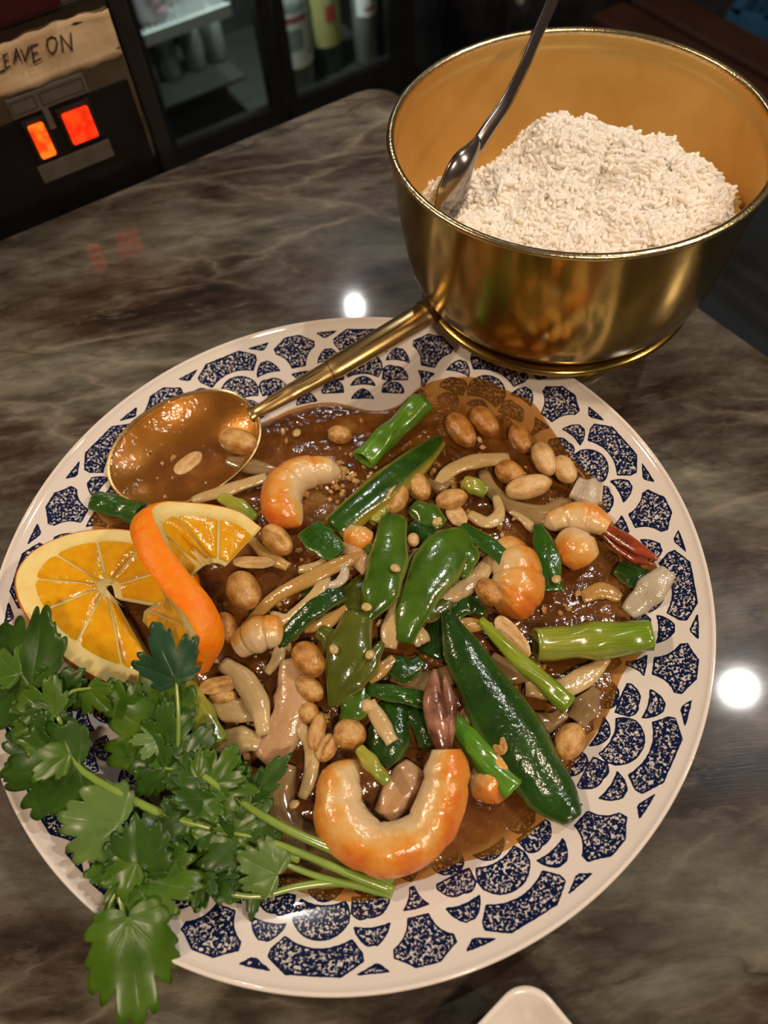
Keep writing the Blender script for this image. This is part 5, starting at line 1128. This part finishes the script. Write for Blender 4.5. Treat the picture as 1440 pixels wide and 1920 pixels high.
D_ = sprig('lowest parsley sprig with one leaf hanging over the plate edge', az(735, 1676, 17))
stem(D_, [(733, 1674, 17), (640, 1655, 18), (560, 1662, 20), (480, 1680, 22), (400, 1668, 26), (320, 1640, 30), (250, 1620, 34)], [22, 16, 14, 12, 10, 9, 8])
stem(D_, [(260, 1622, 34), (225, 1665, 36), (238, 1742, 38)], [9, 10, 8])
stem(D_, [(226, 1662, 36), (205, 1700, 36), (198, 1742, 36)], [8, 7, 5])
leaf(D_, (240, 1722, 39), (262, 1925, 30), 'wide', ML_MID, 30, 0.62, 0.1)
leaf(D_, (198, 1735, 36), (190, 1765, 34), 'nar', ML_LITE, 31, 0.8, 0.2)
leaf(D_, (215, 1660, 36), (195, 1730, 36), 'nar', ML_MID, 32, 0.6, 0.2)
leaf(D_, (225, 1545, 38), (95, 1530, 40), 'wide', ML_LITE, 33, 0.85, 0.1)
leaf(D_, (260, 1640, 36), (245, 1525, 44), 'wide', ML_DARK, 34, 0.9, 0.2)
leaf(D_, (250, 1650, 36), (385, 1665, 34), 'wide', ML_MID, 35, 0.75, 0.0)
leaf(D_, (240, 1630, 36), (300, 1600, 38), 'tri', ML_DARK, 36, 0.9, 0.2)
leaf(D_, (330, 1640, 31), (360, 1690, 26), 'tri', ML_DARK, 37, 0.9, -0.2)
leaf(D_, (230, 1640, 36), (215, 1690, 36), 'tri', ML_MID, 38, 0.9, 0.3)
leaf(D_, (300, 1635, 32), (330, 1580, 38), 'tri', ML_MID, 39, 0.9, 0.1)
def fill(root, px, n, seed, mats, size=(55, 95)):
    rg = np.random.default_rng(seed)
    for i in range(n):
        k = rg.integers(0, len(px)); u, v, z = px[k]; u += rg.normal()*22; v += rg.normal()*18; a = rg.uniform(0, 2*PI); L_ = rg.uniform(*size)
        z0 = z+rg.uniform(-6, 2)
        leaf(root, (u, v, z0), (u+L_*math.cos(a), v+L_*math.sin(a), max(z0+rg.uniform(-4, 8), 22)), rg.choice(['tri', 'wide', 'tri']), mats[rg.integers(0, len(mats))], 200+seed*50+i, rg.uniform(0.8, 1.0), rg.normal()*0.35)
fill(A_, [(270, 1390, 35), (330, 1440, 34), (390, 1460, 33), (240, 1350, 37), (430, 1480, 32)], 14, 1, [ML_DARK, ML_DARK, ML_MID])
fill(B_, [(70, 1310, 42), (100, 1380, 40), (60, 1430, 40), (30, 1250, 40)], 8, 2, [ML_DARK, ML_MID])
fill(C_, [(350, 1540, 32), (400, 1560, 30), (440, 1590, 27), (320, 1580, 33), (380, 1610, 29)], 18, 3, [ML_DARK, ML_DARK, ML_MID])
fill(D_, [(250, 1590, 36), (290, 1640, 33), (230, 1640, 35)], 6, 4, [ML_DARK, ML_MID])
# ------------------------------------------------------------------ rice in the brass bowl
def bowl_in_r(z):
    pr = [(r-0.0014, zz) for r, zz in BOWL_OUT]; return float(np.interp(z, [q[1] for q in pr], [q[0] for q in pr]))
def rice():
    rg = np.random.default_rng(21)
    blobs = []
    for u, v, z, R in ((1072, 245, 106, 13), (1050, 225, 103, 10), (1195, 275, 103, 12), (1292, 305, 98, 12), (1245, 345, 97, 15), (960, 322, 95, 16), (905, 335, 92, 14), (1050, 350, 98, 17), (1150, 385, 97, 16), (1010, 410, 94, 18),
                       (900, 415, 91, 15), (1100, 440, 94, 18), (1230, 420, 95, 18), (1310, 390, 93, 14), (850, 345, 86, 10), (1200, 465, 91, 16), (1340, 400, 90, 12), (960, 445, 91, 16), (1000, 280, 94, 12), (1165, 250, 99, 8), (1240, 262, 98, 7), (1330, 345, 94, 9), (1105, 232, 103, 8)):
        p = ray_z(u, v, z/1000.0); blobs.append((p[0]-BC[0], p[1]-BC[1], z/1000.0, R/1000.0))
    Bl = np.array(blobs)
    def hz(x, y):
        d2 = (Bl[:, 0]-x)**2+(Bl[:, 1]-y)**2
        h = Bl[:, 2]-d2/(2*Bl[:, 3]); h = np.maximum(h, 0.050)+0.0
        r = math.hypot(x, y)
        return float(np.log(np.exp((h-0.09)*1800).sum())/1800+0.09-0.0006)+0.0011*nzv(x*170, y*170, 1.0, 2)
    m = pmat('steamed_rice', (0.95, 0.88, 0.76), (0.96, 0.91, 0.82), 150, rough=0.35, sss=0.2, sss_r=(0.002, 0.0016, 0.001))
    # grain template
    ng, ns = 6, 6; tv = []
    for i in range(ng+1):
        f = i/ng; x = -math.cos(PI*f); r = math.sqrt(max(0, 1-x*x))**0.8
        for k in range(ns): th = 2*PI*k/ns; tv.append((x, r*math.cos(th)*0.36, r*math.sin(th)*0.33-0.10*x*x))
    tv = np.array(tv); tf = np.array([(i*ns+k, (i+1)*ns+k, (i+1)*ns+(k+1) % ns, i*ns+(k+1) % ns) for i in range(ng) for k in range(ns)])
    V, Fc = [], []; cnt = 0
    for _ in range(8500):
        a = rg.uniform(0, 2*PI); q = math.sqrt(rg.uniform(0, 1))*0.071; x, y = q*math.cos(a), q*math.sin(a)
        z = hz(x, y)+rg.uniform(-0.0012, 0.0008)
        if z < 0.052 or q > bowl_in_r(z)-0.0024: continue
        if rg.uniform() < 0.05: z += 0.0012
        L_ = rg.uniform(0.0029, 0.0040); yaw = rg.uniform(0, 2*PI); pit = rg.normal()*0.30
        if rg.uniform() < 0.2: pit += rg.choice([-1, 1])*0.6
        e = 0.003; gx = (hz(x+e, y)-hz(x-e, y))/(2*e); gy = (hz(x, y+e)-hz(x, y-e))/(2*e)
        nrm = Vector((-gx*0.7, -gy*0.7, 1)).normalized(); X = Vector((math.cos(yaw), math.sin(yaw), 0)); X = (X-nrm*X.dot(nrm)).normalized(); Y = nrm.cross(X)
        Mx = np.array(Matrix((X, Y, nrm)).transposed() @ Matrix.Rotation(pit, 3, 'Y') @ Matrix.Rotation(rg.uniform(0, 6), 3, 'X'))
        V.append((tv*L_)@Mx.T+np.array([x, y, z])); Fc.append(tf+cnt*len(tv)); cnt += 1
    # packed body under the loose top grains
    n1, n2 = 40, 72; bv = []
    for i in range(n1+1):
        q = i/n1
        for k in range(n2):
            a = 2*PI*k/n2; x, y = 0.0725*q*math.cos(a), 0.0725*q*math.sin(a); z = hz(x, y)-0.0001
            rr = 0.0725*q; lim = bowl_in_r(max(z, 0.04))-0.0012
            if rr > lim: x, y = x*lim/rr, y*lim/rr
            bv.append((x, y, z))
    bf = [(i*n2+k, (i+1)*n2+k, (i+1)*n2+(k+1) % n2, i*n2+(k+1) % n2) for i in range(n1) for k in range(n2)]
    V.append(np.array(bv)); Fc.append(np.array(bf)+cnt*len(tv))
    V = np.vstack(V); Fc = np.vstack(Fc)
    me = bpy.data.meshes.new('steamed_rice'); zb = V[:, 2].min(); V[:, 2] -= zb
    me.from_pydata(V.tolist(), [], Fc.tolist()); me.polygons.foreach_set('use_smooth', [True]*len(me.polygons)); me.materials.append(m)
    o = link('steamed_rice', me); o.location = (BC[0], BC[1], zb)
    tag(o, 'fluffy white steamed rice heaped in the brass bowl', 'rice', kind='stuff')
rice()

# ------------------------------------------------------------------ steel spoon standing in the rice
M_STEEL = pmat('polished_steel', (0.44, 0.40, 0.385), (0.32, 0.295, 0.285), 40, rough=0.14, rough2=0.24, metal=1.0)
def steel_spoon():
    tip = az(842, 420, 80); top = az(1046, -30, 119)
    root = empty('steel_spoon', tip, 'steel spoon stuck in the rice with its handle over the rim', 'spoon')
    P = [az(893, 276, 105), az(918, 238, 108), az(950, 190, 111), az(985, 120, 114), az(1005, 70, 116), az(1030, 15, 118), top]
    v, f, a = sweep(P, [0.0032, 0.0030, 0.0027, 0.0025, 0.0026, 0.0032, 0.0036], 0.0012, n=40, ncs=12, up=(0.5, -0.5, 0.6), pw=3.0)
    place('handle', v, f, M_STEEL, a, parent=root)
    C = catmull([az(900, 266, 106), az(882, 290, 104), az(864, 318, 101), az(852, 355, 94), az(845, 390, 87), tip], 26)
    T = np.gradient(C, axis=0); T /= np.linalg.norm(T, axis=1)[:, None]
    W_ = np.interp(np.linspace(0, 1, 26), [0, 0.15, 0.35, 0.6, 0.85, 1], [0.0030, 0.0042, 0.0070, 0.0098, 0.0092, 0.003])
    vs, fs = [], []; na, nb = 26, 13
    for lay in (0, 1):
        for i in range(na):
            toc = CAM-C[i]; toc /= np.linalg.norm(toc); s0 = np.cross(T[i], toc); s0 /= np.linalg.norm(s0); n0 = np.cross(s0, T[i])
            an = math.radians(52); s_ = s0*math.cos(an)+n0*math.sin(an); n_ = -s0*math.sin(an)+n0*math.cos(an)
            dp = 0.0048*math.sin(PI*min(1, i/(na-1)*0.9+0.05))
            for j in range(nb):
                q = 2*j/(nb-1)-1; vs.append(C[i]+s_*q*W_[i]+n_*(dp*(1-q*q)-lay*0.0011))
    for lay in (0, 1):
        b = lay*na*nb
        for i in range(na-1):
            for j in range(nb-1):
                q = (b+i*nb+j, b+i*nb+j+1, b+(i+1)*nb+j+1, b+(i+1)*nb+j); fs.append(q if lay == 0 else q[::-1])
    b = na*nb; loop = [i*nb for i in range(na)]+[(na-1)*nb+j for j in range(1, nb)]+[i*nb+nb-1 for i in range(na-2, -1, -1)]+[j for j in range(nb-2, 0, -1)]
    for i in range(len(loop)): p, q = loop[i], loop[(i+1) % len(loop)]; fs.append((p, q, b+q, b+p))
    place('spoon_bowl', vs, fs, M_STEEL, parent=root)
steel_spoon()

# ------------------------------------------------------------------ brass serving spoon with bamboo handle pattern
M_SPOONB = pmat('aged_brass_spoon', (0.58, 0.42, 0.19), (0.46, 0.32, 0.13), 60, rough=0.30, rough2=0.42, metal=1.0, bump=0.08, bscale=250)
M_GROOVE = pmat('dark_handle_groove', (0.05, 0.03, 0.012), (0.08, 0.05, 0.02), 80, rough=0.5, metal=0.6)
def serving_spoon():
    nk = az(480, 768, 23.5); tp = az(206, 908, 20.5); c = (nk+tp)/2; ex = tp-nk; La = np.linalg.norm(ex)/2; ex /= 2*La
    up = np.array([0, 0, 1.0]); ey = np.cross(up, ex); ey /= np.linalg.norm(ey)      # ey: towards the viewer side
    if ey[1] > 0: ey = -ey
    ez = np.cross(ex, ey); ez = ez if ez[2] > 0 else -ez
    ey = ey*math.cos(0.18)-up*math.sin(0.18); ez = np.cross(ex, ey); ez = ez if ez[2] > 0 else -ez
    wb = 0.0262; depth = 0.0092
    def S(rho, ph, off=0.0):
        wf = wb*(1-0.10*math.cos(ph)**3) if math.cos(ph) < 0 else wb
        return c+ex*La*math.cos(ph)*rho+ey*wf*math.sin(ph)*rho+ez*(depth*(rho**2.2-1)+off)
    root = empty('serving_spoon', [nk[0], nk[1], 0.012], 'brass serving spoon with bamboo-shaped handle lying across the plate rim', 'spoon')
    nr, na = 14, 64; vs, fs = [], []
    for lay in (0, 1):
        for i in range(nr+1):
            for k in range(na): vs.append(S(i/nr, 2*PI*k/na, -0.0012*lay))
    for lay in (0, 1):
        b = lay*(nr+1)*na
        for i in range(nr):
            for k in range(na):
                q = (b+i*na+k, b+i*na+(k+1) % na, b+(i+1)*na+(k+1) % na, b+(i+1)*na+k); fs.append(q if lay == 0 else q[::-1])
    b = (nr+1)*na
    for k in range(na): fs.append((nr*na+k, nr*na+(k+1) % na, b+nr*na+(k+1) % na, b+nr*na+k))
    place('spoon_bowl', vs, fs, M_SPOONB, parent=root)
    # handle in bamboo joints
    def hp(u, v, z): return az(u, v, z)
    ctrl = [hp(470, 778, 21.5), hp(500, 762, 24), hp(560, 727, 27.5), hp(640, 682, 32), hp(720, 634, 36.0), hp(790, 592, 37.5), hp(815, 577, 37.5)]
    C = catmull(ctrl, 60); s = px_scale(C.mean(0))
    T = np.gradient(C, axis=0); T /= np.linalg.norm(T, axis=1)[:, None]
    W_ = np.interp(np.linspace(0, 1, 60), [0, 0.07, 0.16, 0.30, 0.46, 0.48, 0.72, 0.86, 0.88, 1.0], np.array([36, 28, 30, 37, 44, 49, 53, 54, 58, 60]))*s/2
    for nd in (0.30, 0.47, 0.87):
        x = np.linspace(0, 1, 60); W_ = W_*(1+0.07*np.exp(-((x-nd)/0.012)**2))
    vs, fs = [], []; ncs = 18
    for i in range(60):
        sd = np.cross(T[i], (0, 0, 1)); sd /= np.linalg.norm(sd); nn = np.cross(sd, T[i])
        for k in range(ncs): th = 2*PI*k/ncs; vs.append(C[i]+sd*W_[i]*math.cos(th)+nn*W_[i]*0.62*math.sin(th))
    fs = [(i*ncs+k, i*ncs+(k+1) % ncs, (i+1)*ncs+(k+1) % ncs, (i+1)*ncs+k) for i in range(59) for k in range(ncs)]+[tuple(range(ncs))[::-1], tuple(range(59*ncs, 60*ncs))]
    h = place('handle', vs, fs, M_SPOONB, parent=root)
    hl = np.array(h.location)
    for i0, i1, q in ((20, 26, 0.1), (21, 25, 0.75), (34, 47, 0.25), (36, 44, -0.5), (10, 16, 0.1)):       # engraved joint lines
        P = []
        for i in range(i0, i1+1):
            sd = np.cross(T[i], (0, 0, 1)); sd /= np.linalg.norm(sd); nn = np.cross(sd, T[i]); th = PI/2-q
            P.append(C[i]+sd*W_[i]*math.cos(th)+nn*W_[i]*0.62*math.sin(th))
        v, f, a = sweep(P, [0.0001, 0.0004, 0.0004, 0.0001], 0.00015, n=14, ncs=6)
        g = link('engraved_line', new_mesh('engraved_line', v-np.array(root.location), f, True, [M_GROOVE]), h)
        g.matrix_parent_inverse = Matrix.Identity(4)
    for nd in (27, 51):
        i = nd; sd = np.cross(T[i], (0, 0, 1)); sd /= np.linalg.norm(sd); nn = np.cross(sd, T[i])
        P = [C[i]+sd*W_[i]*1.01*math.cos(t)+nn*W_[i]*0.63*math.sin(t) for t in np.linspace(0, PI, 16)]
        v, f, a = sweep(P, 0.00022, 0.00022, n=24, ncs=6, up=T[i]); link('joint_ring', new_mesh('joint_ring', v-np.array(root.location), f, True, [M_GROOVE]), h)
    # sauce held in the spoon
    lev = 0.0152; vs, at = [], []
    for i in range(nr+1):
        for k in range(na):
            p = S(i/nr*0.96, 2*PI*k/na, 0.0002); dz = lev-p[2]; vs.append((p[0], p[1], max(p[2], lev))); at.append(min(1.0, max(0.10, dz/0.004+0.2)))
    fs = [(i*na+k, (i+1)*na+k, (i+1)*na+(k+1) % na, i*na+(k+1) % na) for i in range(nr) for k in range(na)]
    o = place('spoon_sauce', vs, fs, bpy.data.materials['brown_stir_fry_sauce'], {'depth': at}, 'brown sauce filling the bowl of the brass serving spoon', 'sauce', kind='stuff')
serving_spoon()

# ------------------------------------------------------------------ small white square dish at the bottom edge
def small_dish():
    c0 = az(990, 1848, 20); e1 = az(893, 1915, 20)-c0; e2 = az(1080, 1925, 20)-c0; e1 /= np.linalg.norm(e1); e2 /= np.linalg.norm(e2)
    bis = e1+e2; bis /= np.linalg.norm(bis); a0 = math.atan2(bis[1], bis[0])
    half = 0.045; rad = 0.010
    cen = c0+bis*(math.sqrt(2)*half-rad*(math.sqrt(2)-1)); cen[2] = 0
    def ring(h, r, z, n=12):
        out = []
        for q in range(4):
            ca = q*PI/2+PI/4; cx, cy = (h-r)*math.copysign(1, math.cos(ca)), (h-r)*math.copysign(1, math.sin(ca))
            for t in np.linspace(q*PI/2, (q+1)*PI/2, n): out.append((cx+r*math.cos(t), cy+r*math.sin(t), z))
        return out
    spec = [(0.010, 0.004, 0.0045), (0.030, 0.008, 0.0045), (0.036, 0.009, 0.0065), (0.0405, 0.009, 0.014), (0.0430, 0.0095, 0.0190), (0.0440, 0.010, 0.0200), (0.0450, 0.010, 0.0196), (0.0448, 0.010, 0.0180), (0.0400, 0.009, 0.008), (0.036, 0.009, 0.0010), (0.034, 0.009, 0.0), (0.010, 0.004, 0.0)]
    vs, fs = [], []; n = 48
    for h, r, z in spec: vs += ring(h, r, z)
    for i in range(len(spec)-1):
        for k in range(n): fs.append((i*n+k, i*n+(k+1) % n, (i+1)*n+(k+1) % n, (i+1)*n+k))
    fs += [tuple(range(n))[::-1], tuple(range((len(spec)-1)*n, len(spec)*n))]
    m = pmat('white_glazed_china', (0.80, 0.74, 0.68), (0.78, 0.72, 0.66), 30, rough=0.12)
    o = link('small_dish', new_mesh('small_dish', vs, fs, True, [m])); o.location = cen; o.rotation_euler = (0, 0, a0+PI+PI/4-PI/2+PI/2)
    tag(o, 'small white square dish with rounded corners, cut off at the bottom edge', 'dish')
small_dish()
